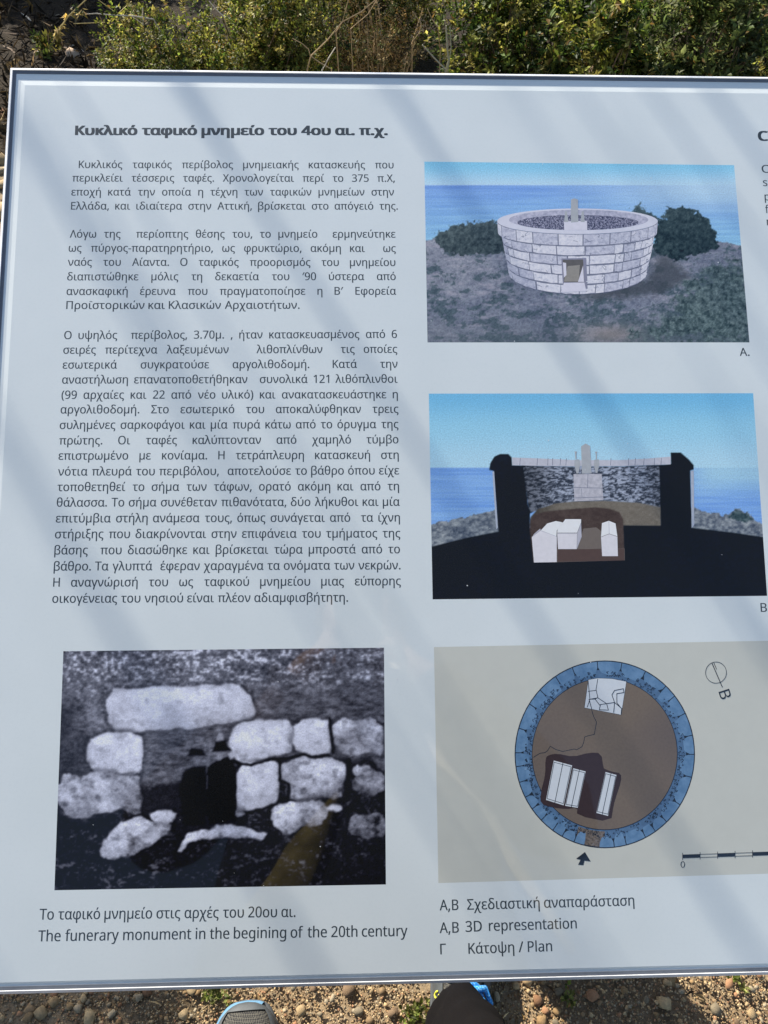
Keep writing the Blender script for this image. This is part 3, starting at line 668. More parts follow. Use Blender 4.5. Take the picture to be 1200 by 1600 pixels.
def paint_c(PX, PY):
    X, Y = PX*1.875, (PY-990)*1.875          # drawn at the scale of an enlargement of the print
    n1 = vnoise(X, Y, 10, 7, 4, 41, .6); n2 = vnoise(X, Y, 44, 26, 4, 42); n3 = vnoise(X, Y, 150, 90, 3, 43); wx, wy = vnoise(X, Y, 40, 40, 4, 44, .5)-.5, vnoise(X, Y, 40, 40, 4, 45, .5)-.5; st = vnoise(X+Y*.3, Y, 26, 8, 4, 46, .6); bl = vnoise(X, Y, 50, 44, 4, 47, .5)
    L = 2+n1*88+n2*52+n3*40
    L += sst(.50, .80, n1*.6+n2*.4)*64*(1-sst(110, 200, Y))
    low = sst(110, 190, Y)*sst(700, 770, X); L = L*(1-low)+(16+st*62+n1*40+n2*24)*low
    L *= 1-.5*sst(290, 180, X)*sst(150, 240, Y)
    gate = sst(12, -12, sdf([(415, 292), (640, 268), (690, 262), (690, 400), (415, 440)], X+wx*20, Y+wy*20)); L = L*(1-gate)+(20+st*72+n1*44+n2*30)*gate
    def dark(poly, v, soft, wob, f=1.0):
        nonlocal L
        m = sst(soft, -soft, sdf(poly, X+wx*wob, Y+wy*wob))*f; L = L*(1-m)+v*m
    shade = 8+n1*22+sst(.56, .85, n1*.5+n2*.5)*58
    dark([(140, 522), (240, 545), (300, 513), (400, 530), (415, 450), (470, 436), (530, 424), (690, 424), (694, 378), (830, 362), (1000, 356), (1150, 400), (1150, 800), (130, 800)], shade, 14, 34)
    dark([(140, 330), (230, 300), (262, 300), (262, 380), (275, 410), (140, 418)], 22+n1*52, 20, 30, .8)
    dark([(418, 455), (470, 440), (520, 425), (560, 422), (610, 425), (690, 430), (688, 520), (680, 560), (540, 580), (500, 540), (440, 515), (415, 520)], 10+n1*20+n2*16, 14, 26)
    for i, (p, t) in enumerate(SP):
        q = smooth_poly(p, 1); w = (13, 22, 30)[t]; sd_i = sdf(q, X+wx*w, Y+wy*w)-2.5
        halo = sst(12, 0, np.abs(sd_i-6))*(.05+.5*n2); L = L*(1-halo)+16*halo
        ys_ = [c[1] for c in p]; xs2 = [c[0] for c in p]; lo_ = sst(min(ys_), max(ys_), Y); rt = sst(min(xs2), max(xs2), X)
        v = (208, 190, 142)[t]+(n1-.5)*(26, 50, 70)[t]+(bl-.5)*(44, 84, 110)[t]-lo_*(16, 40, 40)[t]-rt*(6, 14, 10)[t]-30*np.exp(np.minimum(sd_i, 0)/8)
        v -= sst(.56, .9, vnoise(X, Y, 24, 20, 4, 60+i))*(28, 46, 50)[t]
        m = sst(3.8, -3.8, sd_i); L = L*(1-m)+v*m
    for path in (((965, 250), (972, 290), (976, 345)), ((675, 377), (740, 383), (800, 368), (870, 359), (960, 355)), ((820, 372), (820, 430), (850, 445), (846, 488)), ((1022, 365), (1020, 430), (1012, 490))):
        for a_, b_ in zip(path[:-1], path[1:]): d = sdf([a_, b_], X+wx*12, Y+wy*12); m = sst(7, 1.5, np.abs(d))*.9; L = L*(1-m)+10*m
    # two men in dark coats and hats in the gateway
    dark([(598, 430), (608, 392), (636, 370), (668, 362), (692, 392), (690, 545), (612, 562), (600, 480)], 6+n1*6, 4, 7); dark([(526, 450), (538, 404), (562, 388), (602, 386), (603, 560), (536, 562)], 9+n1*9, 6, 8)
    dark([(641+13*math.cos(k*.6), 354+17*math.sin(k*.6)) for k in range(10)], 92+n1*70, 5, 4); dark([(578+12*math.cos(k*.6), 366+15*math.sin(k*.6)) for k in range(10)], 78+n1*64, 6, 4)
    dark([(620, 345), (628, 334), (632, 316), (662, 314), (667, 334), (680, 343)], 8, 4, 3); dark([(548, 358), (560, 337), (594, 337), (606, 358)], 16, 5, 4)
    dark([(634, 312), (642, 290), (652, 292), (657, 312)], 140, 4, 4); dark([(604, 455), (606, 415), (609, 415), (608, 455)], 80, 3, 1); dark([(668, 352), (686, 346), (694, 358), (676, 370)], 170, 4, 4)
    L = blur(L, 1)+(np.random.default_rng(29).random(X.shape)-.5)*14
    return gray3(np.clip(L, 8, 218))
picC = picture('old_photograph', [(99, 1017.5), (600, 1012), (603, 1382), (85, 1391)], 400, 290, paint_c)

# ------------------------------------------------------------------ the plan
pb = [(678, 1011), (1500, 994), (1518, 1352), (685, 1379.7)]
x1 = ab(1195, 1002)[0]
plan = shape('plan_drawing', [[(678, 1011), (1420, 997), (1450, 1358), (685, 1379.7)]], print_flat('printed_plan_ground', pc(171, 180, 181), .02, 60), sign, 0.5)
LN = print_flat('printed_line', pc(36, 46, 60))
CX, CY, RX, RY = 945, 1178.7, 141, 146.8
shape('printed_wall_ring', [ell(CX, CY, RX, RY, 72)], LN, plan, 1)
BL = print_mottle('printed_blue_stone', [(0.3, pc(76, 111, 150)), (0.7, pc(94, 129, 168))], 120)
shape('printed_core', [ell(CX, CY, RX*.90, RY*.90, 72)], print_flat('printed_blue_core', pc(72, 102, 138), .15), plan, 2)
rnd = random.Random(5); th = 0; stones = []
while th < 358:
    w = min(rnd.choice((7.5, 9, 11, 13, 15, 17))*rnd.uniform(.9, 1.1), 360-th)
    if 360-th-w < 5: w = 360-th
    if not (93 < th+w/2 < 106):
        dth = rnd.uniform(0.815, 0.895); q = []
        for i in range(7): a = math.radians(th+.28+(w-.56)*i/6); q.append((CX+RX*.988*math.cos(a), CY+RY*.988*math.sin(a)))
        for i in range(9):
            u = i/8; a = math.radians(th+w-.28-(w-.56)*u); r = .985-(0.985-dth)*min(1, (math.sin(math.pi*u)**0.5)*(0.8+.25*math.sin(th*7+u*3))+0.42)
            q.append((CX+RX*r*math.cos(a), CY+RY*r*math.sin(a)))
        stones.append(q)
    th += w
shape('printed_blue_stones', stones, BL, plan, 3)
shape('printed_ring_gap', [[(CX+RX*r*math.cos(math.radians(a)), CY+RY*r*math.sin(math.radians(a))) for r, a in ((.985, 90), (.985, 94), (.985, 98), (.985, 102), (.985, 106), (.985, 109), (.82, 111), (.82, 104), (.82, 97), (.82, 90))]], print_mottle('printed_gap', [(0.3, pc(70, 70, 74)), (0.6, pc(104, 100, 98)), (0.8, pc(104, 116, 134))], 500, 5, .7), plan, 2.5)
sq = []
for i in range(360):
    a = math.radians(rnd.uniform(0, 360)); r = rnd.uniform(.805, .875); x, y = CX+RX*r*math.cos(a), CY+RY*r*math.sin(a); b = a+rnd.uniform(-.8, .8); L = rnd.uniform(1.5, 4.2)
    sq.append([(x, y), (x+L*math.cos(b), y+L*math.sin(b)), (x+L*math.cos(b+.9), y+L*math.sin(b+.9))])
for i in range(4): shape('printed_rubble_marks', [q for p in sq[i::4] for q in line_polys(p, 0.8)], LN, plan, 5+i)
k6b = crop(780, 1010, 3.636)
shape('printed_floor_line', [ell(944.8, 1178.3, 114, 118.6, 72)], LN, plan, 9)
def floor_mat():
    m = NT('printed_floor'); v = m.coord(); f = m.noise(v, 7, 2, .5); g = m.noise(v, 500, 4, .7)
    c = m.ramp(f, [(0.35, pc(88, 85, 88)), (0.65, pc(104, 98, 92))]); c = m.mix(m.ramp(g, [(.4, (0, 0, 0)), (.7, (.25, .25, .25))]), c, pc(70, 66, 70)); m.col(c); return laminate(m)
shape('printed_floor', [ell(944.8, 1178.3, 113, 117.6, 72)], floor_mat(), plan, 10)
shape('printed_crack', line_polys(k6b((525, 360), (535, 395), (553, 430), (540, 500), (505, 508), (485, 515), (480, 545), (470, 570), (440, 587), (425, 583), (360, 597), (320, 585), (290, 567), (275, 592), (260, 603), (230, 608), (195, 630)), 1.0), LN, plan, 11)
shape('printed_pit', [smooth_poly(k6b((262, 640), (275, 618), (330, 608), (420, 628), (510, 603), (580, 605), (592, 690), (602, 697), (640, 712), (693, 720), (692, 770), (665, 850), (650, 900), (635, 1000), (440, 960), (445, 915), (380, 925), (300, 915), (235, 895), (235, 830), (262, 730)), 1)], print_flat('printed_pit_dark', pc(54, 48, 54), .08), plan, 12)
qs = [k6b((310, 648), (414, 676), (366, 903), (266, 872)), k6b((420, 692), (491, 710), (446, 917), (374, 905)), k6b((604, 713), (666, 730), (618, 963), (552, 946))]
def inset(q, d):
    cx, cy = sum(p[0] for p in q)/4, sum(p[1] for p in q)/4
    return [(p[0]+(cx-p[0])*d, p[1]+(cy-p[1])*d) for p in q]
PW = print_flat('printed_tomb_white', pc(178, 192, 208), .03)
shape('printed_tombs', qs, PW, plan, 13)
def mid2(a, b): return ((a[0]+b[0])/2, (a[1]+b[1])/2)
shape('printed_tomb_lines', [l for q in qs for l in (lambda i: line_polys(i[0:2], .8))(inset(q, .08)+[inset(q, .08)[0]])+line_polys([mid2(q[0], q[1]), mid2(q[2], q[3])], 1.0)], LN, plan, 14)
shape('printed_tomb_lines', [l for q in qs for l in (lambda i: line_polys(i[1:3], .8)+line_polys([i[3], i[0]], .8))(inset(q, .08)+[inset(q, .08)[0]])], LN, plan, 15)
shape('printed_tomb_lines', [l for q in qs for l in (lambda i: line_polys(i[2:4], .8))(inset(q, .08))], LN, plan, 16)
sqr = k6b((507, 190), (560, 181), (640, 184), (722, 200), (692, 388), (485, 348))
shape('printed_base_line', [[(x+(x-944)*.02, y+(y-1085)*.02) for x, y in sqr]], LN, plan, 11)
shape('printed_base', [sqr], PW, plan, 13)
for i, p in enumerate((((560, 185), (550, 245), (560, 290), (545, 300), (515, 300), (505, 195)), ((505, 255), (550, 250)), ((515, 300), (500, 345)), ((515, 300), (560, 292), (610, 325), (620, 362), (568, 360), (575, 330), (610, 325)), ((545, 300), (572, 335)),
                       ((610, 325), (655, 318), (695, 352), (692, 385)), ((655, 318), (640, 275), (655, 250), (705, 240), (708, 262), (668, 268), (668, 320), (692, 350)), ((655, 318), (650, 375)), ((510, 300), (525, 355)))):
    shape('printed_base_cracks', line_polys(k6b(*p), 1.05), LN, plan, 14+i)
shape('printed_arrow', [k6b((487, 1168), (520, 1222), (484, 1216), (478, 1242), (448, 1240), (462, 1212), (437, 1206))], LN, plan, 11)
# north mark and scale bar
kn = crop(1060, 1010, 8.5714)
nc = kn((503, 350))[0]
shape('printed_north_ring', [[p, q, r_, s_] for p, q, r_, s_ in ((ell(*nc, 16.7, 17, 40)[i], ell(*nc, 16.7, 17, 40)[(i+1) % 40], ell(*nc, 15.9, 16.2, 40)[(i+1) % 40], ell(*nc, 15.9, 16.2, 40)[i]) for i in range(40))], LN, plan, 11)
shape('printed_north_needle', line_polys(kn((448, 222), (588, 545)), 1.3)+line_polys(kn((473, 218), (510, 305)), 1.0), LN, plan, 12)
V, F = word_mesh('B', False); V = V-np.array([V[:, 0].min(), 0, 0]); h_, w_ = V[:, 1].max(), V[:, 0].max()
c_, tp, rt = np.array(kn((602, 588))[0]), np.array(kn((672, 566))[0])-np.array(kn((530, 612))[0]), None
tp = tp; sd_ = np.array([-tp[1], tp[0]])/np.linalg.norm(tp)*np.linalg.norm(tp)*0.74
o0 = np.array(kn((536, 612))[0])
mesh_obj('printed_north_letter', [(*ab(*(o0+tp*(q[1]/h_)+sd_*(q[0]/w_))), 11*LAY) for q in V], F, LN, plan)
ks = crop(1030, 1310, 7.0588)
def sb(i, v): return (1066.5+27.3*i, 1335.3-0.95*i+v)
shape('printed_scale_bar', [[sb(i, 0), sb(i+1, 0), sb(i+1, 5.6), sb(i, 5.6)] for i in (0, 2, 4, 6)], LN, plan, 11)
shape('printed_scale_bar', [q for i in (1, 3, 5) for q in line_polys([sb(i, .5), sb(i+1, .5)], 0.8)+line_polys([sb(i, 5.3), sb(i+1, 5.3)], .8)], LN, plan, 12)
shape('printed_scale_ticks', [q for i in range(8) for q in line_polys([sb(i, -2.6), sb(i, 8)], 0.8)], LN, plan, 13)
shape('printed_scale_zero', [[p, q, r_, s_] for p, q, r_, s_ in ((ell(1066.8, 1350.6, 3.5, 5.0, 24)[i], ell(1066.8, 1350.6, 3.5, 5.0, 24)[(i+1) % 24], ell(1066.8, 1350.6, 2.2, 4.2, 24)[(i+1) % 24], ell(1066.8, 1350.6, 2.2, 4.2, 24)[i]) for i in range(24))], LN, plan, 11)

# dust specks and fine scratches on the film
rnd = random.Random(77); DUST = print_flat('dust', (.80, .81, .80, 1), .1); sp_ = []
for i in range(46):
    x, y = rnd.uniform(40, 1190), rnd.uniform(150, 1500); r = rnd.choice((.4, .5, .6, .8)); sp_.append(ell(x, y, r, r*rnd.uniform(.6, 1), 7))
for i, q in enumerate(((553, 862), (620, 1060), (857, 688), (730, 915), (1122, 410), (917, 440))): sp_.append(ell(q[0], q[1], 1.0, .9, 8))
shape('dust_marks', sp_, DUST, sheet, 22)

# ------------------------------------------------------------------ foliage
def leaf_material(name, tr=0.45, rough=0.5):
    m = NT(name); at = m.n('Attribute'); at.attribute_name = 'tone'
    m.col(at.outputs['Color']).set(Roughness=rough, Specular_IOR_Level=0.14)
    t = m.n('BsdfTranslucent'); hs = m.n('HueSaturation'); hs.inputs['Value'].default_value = 1.25; hs.inputs['Saturation'].default_value = 1.1; m.l(at.outputs['Color'], hs.inputs['Color']); m.l(hs.outputs[0], t.inputs[0])
    mx = m.n('MixShader'); mx.inputs[0].default_value = tr; m.l(m.b.outputs[0], mx.inputs[1]); m.l(t.outputs[0], mx.inputs[2]); m.l(mx.outputs[0], m.out.inputs[0])
    return m.m
LEAF = leaf_material('shrub_leaf'); DRYL = leaf_material('dry_leaf', 0.2, 0.8)
BARK = solid('twig_bark', (0.16, 0.11, 0.07), 0.9, 0, 0.35, 80, 0.4); DRYB = solid('dry_stem', (0.42, 0.30, 0.16), 0.85, 0, 0.3, 80)
GREYB = solid('bleached_stem', (0.55, 0.50, 0.40), 0.85, 0, 0.2, 80)
def unit(a): return a/np.maximum(np.linalg.norm(a, axis=-1, keepdims=True), 1e-9)
def leaf_cloud(cen, axis, per, L0, L1, wid, tones, spread_, outward=0.8):
    """whorls of folded leaves: cen, axis (n,3); per leaves each -> V, F, C"""
    n = len(cen); N = n*per
    c = np.repeat(cen, per, 0); ax = np.repeat(axis, per, 0)
    rv = unit(RNG.normal(size=(N, 3))); rad = unit(rv-(rv*ax).sum(1, keepdims=True)*ax)
    d = unit(rad*outward+ax*RNG.uniform(0.1, 0.9, (N, 1)))
    base = c+ax*RNG.uniform(-spread_, spread_*0.6, (N, 1))+rad*RNG.uniform(0, 0.25, (N, 1))*spread_
    L = RNG.uniform(L0, L1, (N, 1)); side = unit(np.cross(d, ax)+1e-6); nor = unit(np.cross(side, d))
    w = L*wid*RNG.uniform(0.8, 1.2, (N, 1)); curl = RNG.uniform(-0.10, 0.28, (N, 1))
    p0 = base; p1 = base+d*L*0.45+side*w*0.5+nor*L*0.10; p2 = base+d*L-nor*L*curl; p3 = base+d*L*0.45-side*w*0.5+nor*L*0.10
    V = np.stack([p0, p1, p2, p3], 1).reshape(-1, 3)
    i = np.arange(N)*4; F = np.stack([np.stack([i, i+1, i+2], 1), np.stack([i, i+2, i+3], 1)], 1).reshape(-1, 3)
    cl = np.repeat(np.asarray(tones)[RNG.integers(0, len(tones), n)], per, 0)*np.clip(np.exp(RNG.normal(size=(N, 1))*0.55)*0.78, .25, 2.4)
    odd = RNG.random(N) < 0.05; cl[odd] = np.array([0.22, 0.14, 0.05])*RNG.uniform(0.6, 1.3, (odd.sum(), 1))
    C = np.ones((N, 4, 4)); C[..., :3] = cl[:, None]
    return V, F, C.reshape(-1, 4)
def shrub(label, x, y, rx, ry, h, ncl, per, L0, L1, wid, tones, group, nst=26, fill=(0.35, 1.0), leafmat=None, stemmat=None, cat='shrub', spread_=0.03, name='shrub'):
    root = empty(name, (x, y, 0)); tag(root, label, cat, group)
    th = RNG.uniform(0, 2*math.pi, ncl); cz = RNG.uniform(-0.05, 1, ncl); rr = RNG.uniform(fill[0]**2, fill[1]**2, ncl)**0.5
    s = np.sqrt(np.maximum(0, 1-np.clip(cz, 0, 1)**2)); dirs = np.stack([np.cos(th)*s, np.sin(th)*s, np.clip(cz, 0.02, 1)], 1)
    lump = np.array([0.82+0.42*mnoise.noise(Vector(tuple(d*2.6))+Vector((x*7, y*5, 1))) for d in dirs])
    P = dirs*np.array([rx, ry, h*0.9])*(rr*lump)[:, None]; P[:, 2] += 0.10*h
    nc_ = max(8, ncl//24); P = P[RNG.integers(0, nc_, ncl)]*0.80+P*0.20+RNG.normal(size=(ncl, 3))*np.array([.035, .035, .045])*min(1, h*1.6); P[:, 2] = np.maximum(P[:, 2], .015)
    ax = unit(dirs*np.array([1, 1, 1.0])+np.array([0, 0, 0.55])+RNG.normal(size=(ncl, 3))*0.3)
    V, F, C = leaf_cloud(P, ax, per, L0, L1, wid, tones, spread_)
    V[:, 2] = np.maximum(V[:, 2], 0.002)
    np_mesh('foliage', V, F, leafmat or LEAF, root, cols=C)['kind'] = 'stuff'
    SV, SF = [], []
    for k in range(nst):
        e = P[RNG.integers(0, ncl)]; b = np.array([e[0]*0.12, e[1]*0.12, -0.01]); m = b*0.45+e*0.55+np.array([0, 0, -0.05*h])+RNG.normal(size=3)*0.02
        tube_vf([b, m, e], [0.006, 0.004, 0.0015], 5, SV, SF)
        for q in range(5):
            e2 = P[RNG.integers(0, ncl)]
            if np.linalg.norm(e2-e) < 0.35*max(rx, h): tube_vf([m, (m+e2)/2+RNG.normal(size=3)*0.01, e2], [0.003, 0.002, 0.001], 4, SV, SF)
    mesh_obj('stems', SV, SF, stemmat or BARK, root)
    return root
G1 = [(0.20, 0.215, 0.05), (0.13, 0.165, 0.038), (0.26, 0.255, 0.065), (0.31, 0.27, 0.09), (0.06, 0.09, 0.02)]
G2 = [(0.14, 0.175, 0.04), (0.08, 0.12, 0.025), (0.24, 0.25, 0.06), (0.28, 0.255, 0.08), (0.035, 0.06, 0.016)]
BR = [(0.16, 0.11, 0.045), (0.11, 0.07, 0.03), (0.20, 0.15, 0.07), (0.09, 0.10, 0.03)]
GRP = None
def at_px(px, y): return float(yplane_pt(px, 60, y)[0])
shrub('low fine-leaved olive green shrub beside the pale stone behind the board corner', at_px(255, 3.05), 3.05, 0.36, 0.36, 0.62, 1500, 16, .010, .018, .55, G1, GRP)
shrub('dense fine-leaved green shrub between the low olive one and the dry brown bush', at_px(425, 3.05), 3.10, 0.44, 0.42, 0.78, 2200, 16, .010, .018, .55, G1, GRP)
shrub('dark green shrub right of the dry brown bush, behind the bare forked stem', at_px(790, 3.35), 3.40, 0.42, 0.40, 0.80, 800, 14, .016, .028, .5, G2, GRP)
shrub('broad-leaved shrub with a rust red leaf, between the dark shrub and the tall corner one', at_px(960, 3.0), 3.08, 0.36, 0.36, 0.72, 700, 14, .020, .034, .48, G2, GRP)
shrub('tall broad-leaved shrub with paler whorled leaf tips standing over the round-tower picture', at_px(1120, 3.05), 3.12, 0.40, 0.40, 0.80, 760, 14, .020, .036, .48, [(0.12, 0.15, 0.05), (0.16, 0.18, 0.07), (0.08, 0.11, 0.035)], GRP)
shrub('broad-leaved green shrub growing past the end of the board', at_px(1330, 3.05), 3.15, 0.42, 0.4, 0.78, 700, 14, .020, .034, .48, G2, GRP)
shrub('small dark green thicket filling the back between two taller shrubs', at_px(880, 3.8), 3.95, 0.6, 0.4, 0.9, 1300, 14, .018, .03, .5, G2, GRP)
shrub('fine-leaved green thicket at the back of the dry brown bush', at_px(520, 3.9), 4.0, 0.8, 0.5, 0.85, 2400, 14, .012, .02, .5, G1, GRP)
shrub('wide broad-leaved thicket behind the tall corner shrub', at_px(1200, 3.9), 4.0, 0.7, 0.45, 0.95, 1500, 14, .02, .032, .5, G2, GRP)
t0 = ground_pt(60, 92)
shrub('tiny green seedling growing alone on dark ground by the pale stone', float(t0[0])+0.03, float(t0[1]), 0.11, 0.09, 0.17, 34, 9, .018, .032, .5, G1, GRP, 6, cat='plant', name='seedling')
# dry brown bush with the bare stems that show in front
dx = at_px(585, 3.05)
dry = shrub('dry brown bush with bare tan stems in the gap between the green shrubs', dx, 3.15, 0.34, 0.34, 0.74, 1300, 12, .008, .016, .45, BR, GRP, 60, (0.3, 1.0), DRYL, DRYB, 'bush', name='dry_bush')
def stem_px(path, y, r, mat, root, down=True):
    ry_ = root.location
    P = [yplane_pt(px, py, y+dy) for px, py, dy in path]
    if down:
        b = P[-1].copy(); b[2] = -0.01; b[1] += 0.1; P = P+[(P[-1]+b)/2+np.array([.01, 0, 0]), b]
    r *= 0.68
    V, F = tube_vf([p-np.array(ry_) for p in P], [r*(0.55+0.45*i/(len(P)-1)) for i in range(len(P))], 6)
    return mesh_obj('bare_stem', V, F, mat, root)
stem_px([(596, -8, 0), (565, 18, 0), (535, 34, 0), (512, 62, 0), (486, 87, 0), (480, 108, 0)], 2.72, .0042, DRYB, dry)
stem_px([(546, -5, 0), (540, 15, .0), (535, 34, 0), (525, 50, .02)], 2.72, .0035, DRYB, dry)
stem_px([(457, 60, 0), (472, 68, 0), (482, 77, 0), (485, 87, 0), (500, 98, 0), (518, 108, 0)], 2.71, .0032, DRYB, dry)
stem_px([(524, 74, 0), (514, 90, 0), (503, 110, 0)], 2.66, .0042, GREYB, dry)
stem_px([(590, -2, 0), (575, 22, 0), (548, 45, 0)], 2.76, .003, DRYB, dry)
stem_px([(327, 2, 0), (338, 15, 0), (349, 25, 0), (356, 45, .25), (368, 70, .4)], 2.74, .0036, GREYB, dry)
fork = empty('bare_stem_plant', (at_px(695, 2.85), 2.9, 0)); tag(fork, 'bare pale forked stem sticking up in front of the dark green shrub', 'plant')
stem_px([(697, 40, 0), (699, 75, 0), (701, 95, 0), (697, 110, 0)], 2.80, .0062, solid('grey_green_stem', (0.30, 0.29, 0.19), 0.9), fork)
stem_px([(660, 70, 0), (678, 90, 0), (696, 108, 0)], 2.79, .0055, solid('grey_green_stem_b', (0.33, 0.31, 0.22), 0.9), fork)
stem_px([(703, 42, .02), (705, 75, .01), (700, 108, 0)], 2.81, .004, solid('grey_green_stem_c', (0.26, 0.26, 0.17), 0.9), fork)
stem_px([(645, 18, 0), (658, 36, 0), (656, 50, 0), (645, 64, 0), (644, 75, .05)], 2.84, .003, DRYB, fork)
stem_px([(668, 14, 0), (675, 30, 0), (684, 42, .0), (688, 80, .1)], 2.84, .003, DRYB, fork)
# straw stalks over the shaded ground at the left
straw = empty('straw_stalks', (at_px(150, 3.2), 3.25, 0)); tag(straw, 'yellow straw stalks with a seed head over the dark ground near the pale stone', 'dry grass')
YST = solid('yellow_straw', (0.50, 0.40, 0.16), 0.8)
stem_px([(138, -4, 0), (122, 11, 0), (105, 27, 0), (96, 42, 0), (88, 56, 0)], 2.95, .0045, YST, straw, False)
stem_px([(108, 24, 0), (150, 21, 0), (180, 24, 0), (208, 25, 0), (240, 30, .05), (262, 70, .1)], 2.96, .0042, GREYB, straw)
stem_px([(115, 37, 0), (140, 36, 0), (165, 35, 0), (200, 50, .05), (235, 80, .1)], 3.0, .003, YST, straw)
stem_px([(150, 64, 0), (175, 53, 0), (186, 20, .03), (205, 2, .05)], 3.05, .0028, YST, straw)
stem_px([(205, 25, 0), (224, 38, 0), (223, 12, 0), (222, 60, .1)], 2.98, .0032, GREYB, straw)
stem_px([(150, -3, 0), (170, 12, 0), (186, 22, 0), (200, 60, .1)], 3.0, .003, YST, straw)
cen = np.array([yplane_pt(px, py, 2.95)-np.array(straw.location) for px, py in ((88, 56), (92, 46), (98, 40), (105, 28), (112, 22), (125, 26), (130, 20), (90, 52), (87, 50))])
V, F, C = leaf_cloud(cen, np.tile([[0, 0, -1.]], (len(cen), 1)), 8, .014, .026, .4, [(0.40, 0.30, 0.08), (0.5, 0.36, 0.12), (0.3, 0.22, 0.05)], .015)
np_mesh('seed_head', V, F, DRYL, straw, cols=C)['kind'] = 'stuff'
# dead twigs lying on the dark ground
for i, (p, r) in enumerate(([((0, 55), (40, 62), (85, 75), (110, 84)), .006], [((30, 22), (45, 34), (55, 43)), .005], [((0, 72), (20, 85), (36, 100)), .005], [((95, 80), (120, 78), (140, 92)), .005], [((70, 70), (82, 90), (110, 96)), .004])):
    P = [ground_pt(*q) for q in p]; c0 = P[0].copy()
    V, F = tube_vf([np.array([q[0]-c0[0], q[1]-c0[1], 0.008+0.012*(k % 2)]) for k, q in enumerate(P)], r, 5)
    o = mesh_obj('dead_twig', V, F, GREYB if i % 2 else BARK); o.location = (c0[0], c0[1], 0)
    tag(o, ['long dark dead twig running across the bare ground toward the pale rock', 'short bleached dead twig out on the dark ground under the straw', 'dark dead twig crossing the near end of the bare ground', 'bleached dead twig bent beside the pale rock', 'short dark dead twig between the seedling and the pale rock'][i], 'twig', 'dead twigs on the ground')
g = ground_pt(118, 101)
V, F, C = stones_np(np.zeros(1), np.zeros(1), np.zeros(1), np.ones(1), ICO2[3], (0.6, 0.7)); C[:, :3] = (0.58, 0.44, 0.31)
rock = np_mesh('pale_rock', V, F, SM, smooth=False, cols=C); rock.location = (g[0], g[1], 0.035); rock.scale = (0.042, 0.03, 0.05); rock.rotation_euler = (0.2, 0.5, 0.2)
tag(rock, 'pale tan angular rock on the ground between seedling and low shrub', 'rock')
# earth patch darkened: shade under and between the shrubs put into its colour
SHADE_EARTH = NT('shade_dark_earth'); v = SHADE_EARTH.coord(); f = SHADE_EARTH.noise(v, 45, 7, .75); SHADE_EARTH.col(SHADE_EARTH.ramp(f, [(.3, (.018, .014, .010)), (.55, (.045, .035, .024)), (.75, (.09, .07, .045))])).set(Roughness=.95, Specular_IOR_Level=.1); SHADE_EARTH.bump(f, .8, .02); SHADE_EARTH = SHADE_EARTH.m
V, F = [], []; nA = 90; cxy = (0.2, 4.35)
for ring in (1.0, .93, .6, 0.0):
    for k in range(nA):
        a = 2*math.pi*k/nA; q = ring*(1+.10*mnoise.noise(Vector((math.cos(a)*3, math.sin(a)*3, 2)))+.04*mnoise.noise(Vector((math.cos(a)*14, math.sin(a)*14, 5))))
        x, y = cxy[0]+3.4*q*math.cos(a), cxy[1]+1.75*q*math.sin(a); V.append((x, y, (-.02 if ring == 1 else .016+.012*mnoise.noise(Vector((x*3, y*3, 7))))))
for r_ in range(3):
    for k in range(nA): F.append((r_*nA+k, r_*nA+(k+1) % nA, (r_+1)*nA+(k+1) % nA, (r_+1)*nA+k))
tag(mesh_obj('shade_patch', V, F, SHADE_EARTH, smooth=True), kind='structure')
# grass litter on the ground, left and bottom
cx = RNG.uniform(-2.4, -1.0, 900); cy = RNG.uniform(2.9, 4.9, 900)
V, F, C = leaf_cloud(np.stack([cx, cy, np.full(900, .03)], 1), unit(np.stack([RNG.normal(size=900), RNG.normal(size=900), np.full(900, .25)], 1)), 3, .03, .09, .07, [(0.07, 0.05, 0.03), (0.04, 0.03, 0.02), (0.12, 0.09, 0.05)], .02)  # litter tones darkened too, to go with the shaded ground
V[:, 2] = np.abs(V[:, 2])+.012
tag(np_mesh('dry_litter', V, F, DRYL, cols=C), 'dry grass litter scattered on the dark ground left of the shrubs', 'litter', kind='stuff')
n_ = 70; V, F, C = leaf_cloud(np.stack([RNG.uniform(-.62, .7, n_), RNG.uniform(.08, .27, n_), np.full(n_, .004)], 1), unit(np.stack([RNG.normal(size=n_), RNG.normal(size=n_), np.full(n_, .1)], 1)), 2, .008, .026, .12, [(0.30, 0.20, 0.09), (0.14, 0.09, 0.05), (0.40, 0.30, 0.16)], .006)
V[:, 2] = np.abs(V[:, 2])+.001
tag(np_mesh('straw_bits', V, F, DRYL, cols=C), 'dry straw and leaf bits strewn in the gravel under the board', 'litter', kind='stuff')
wc = [ground_pt(px, py) for px, py in ((648, 1585), (655, 1594), (640, 1592), (660, 1580), (335, 1552), (345, 1558), (330, 1548), (882, 1553), (1152, 1540))]
cen = np.array([[w[0]+RNG.uniform(-.012, .012), w[1]+RNG.uniform(-.012, .012), .006] for w in wc for _ in range(7)])
V, F, C = leaf_cloud(cen, np.tile([[0, 0, 1.]], (len(cen), 1)), 6, .005, .011, .5, [(0.12, 0.15, 0.03), (0.16, 0.17, 0.05)], .006)
tag(np_mesh('weeds', V, F, LEAF, cols=C), 'tiny green weeds sprouting in the gravel by the shoes', 'weeds', kind='stuff')

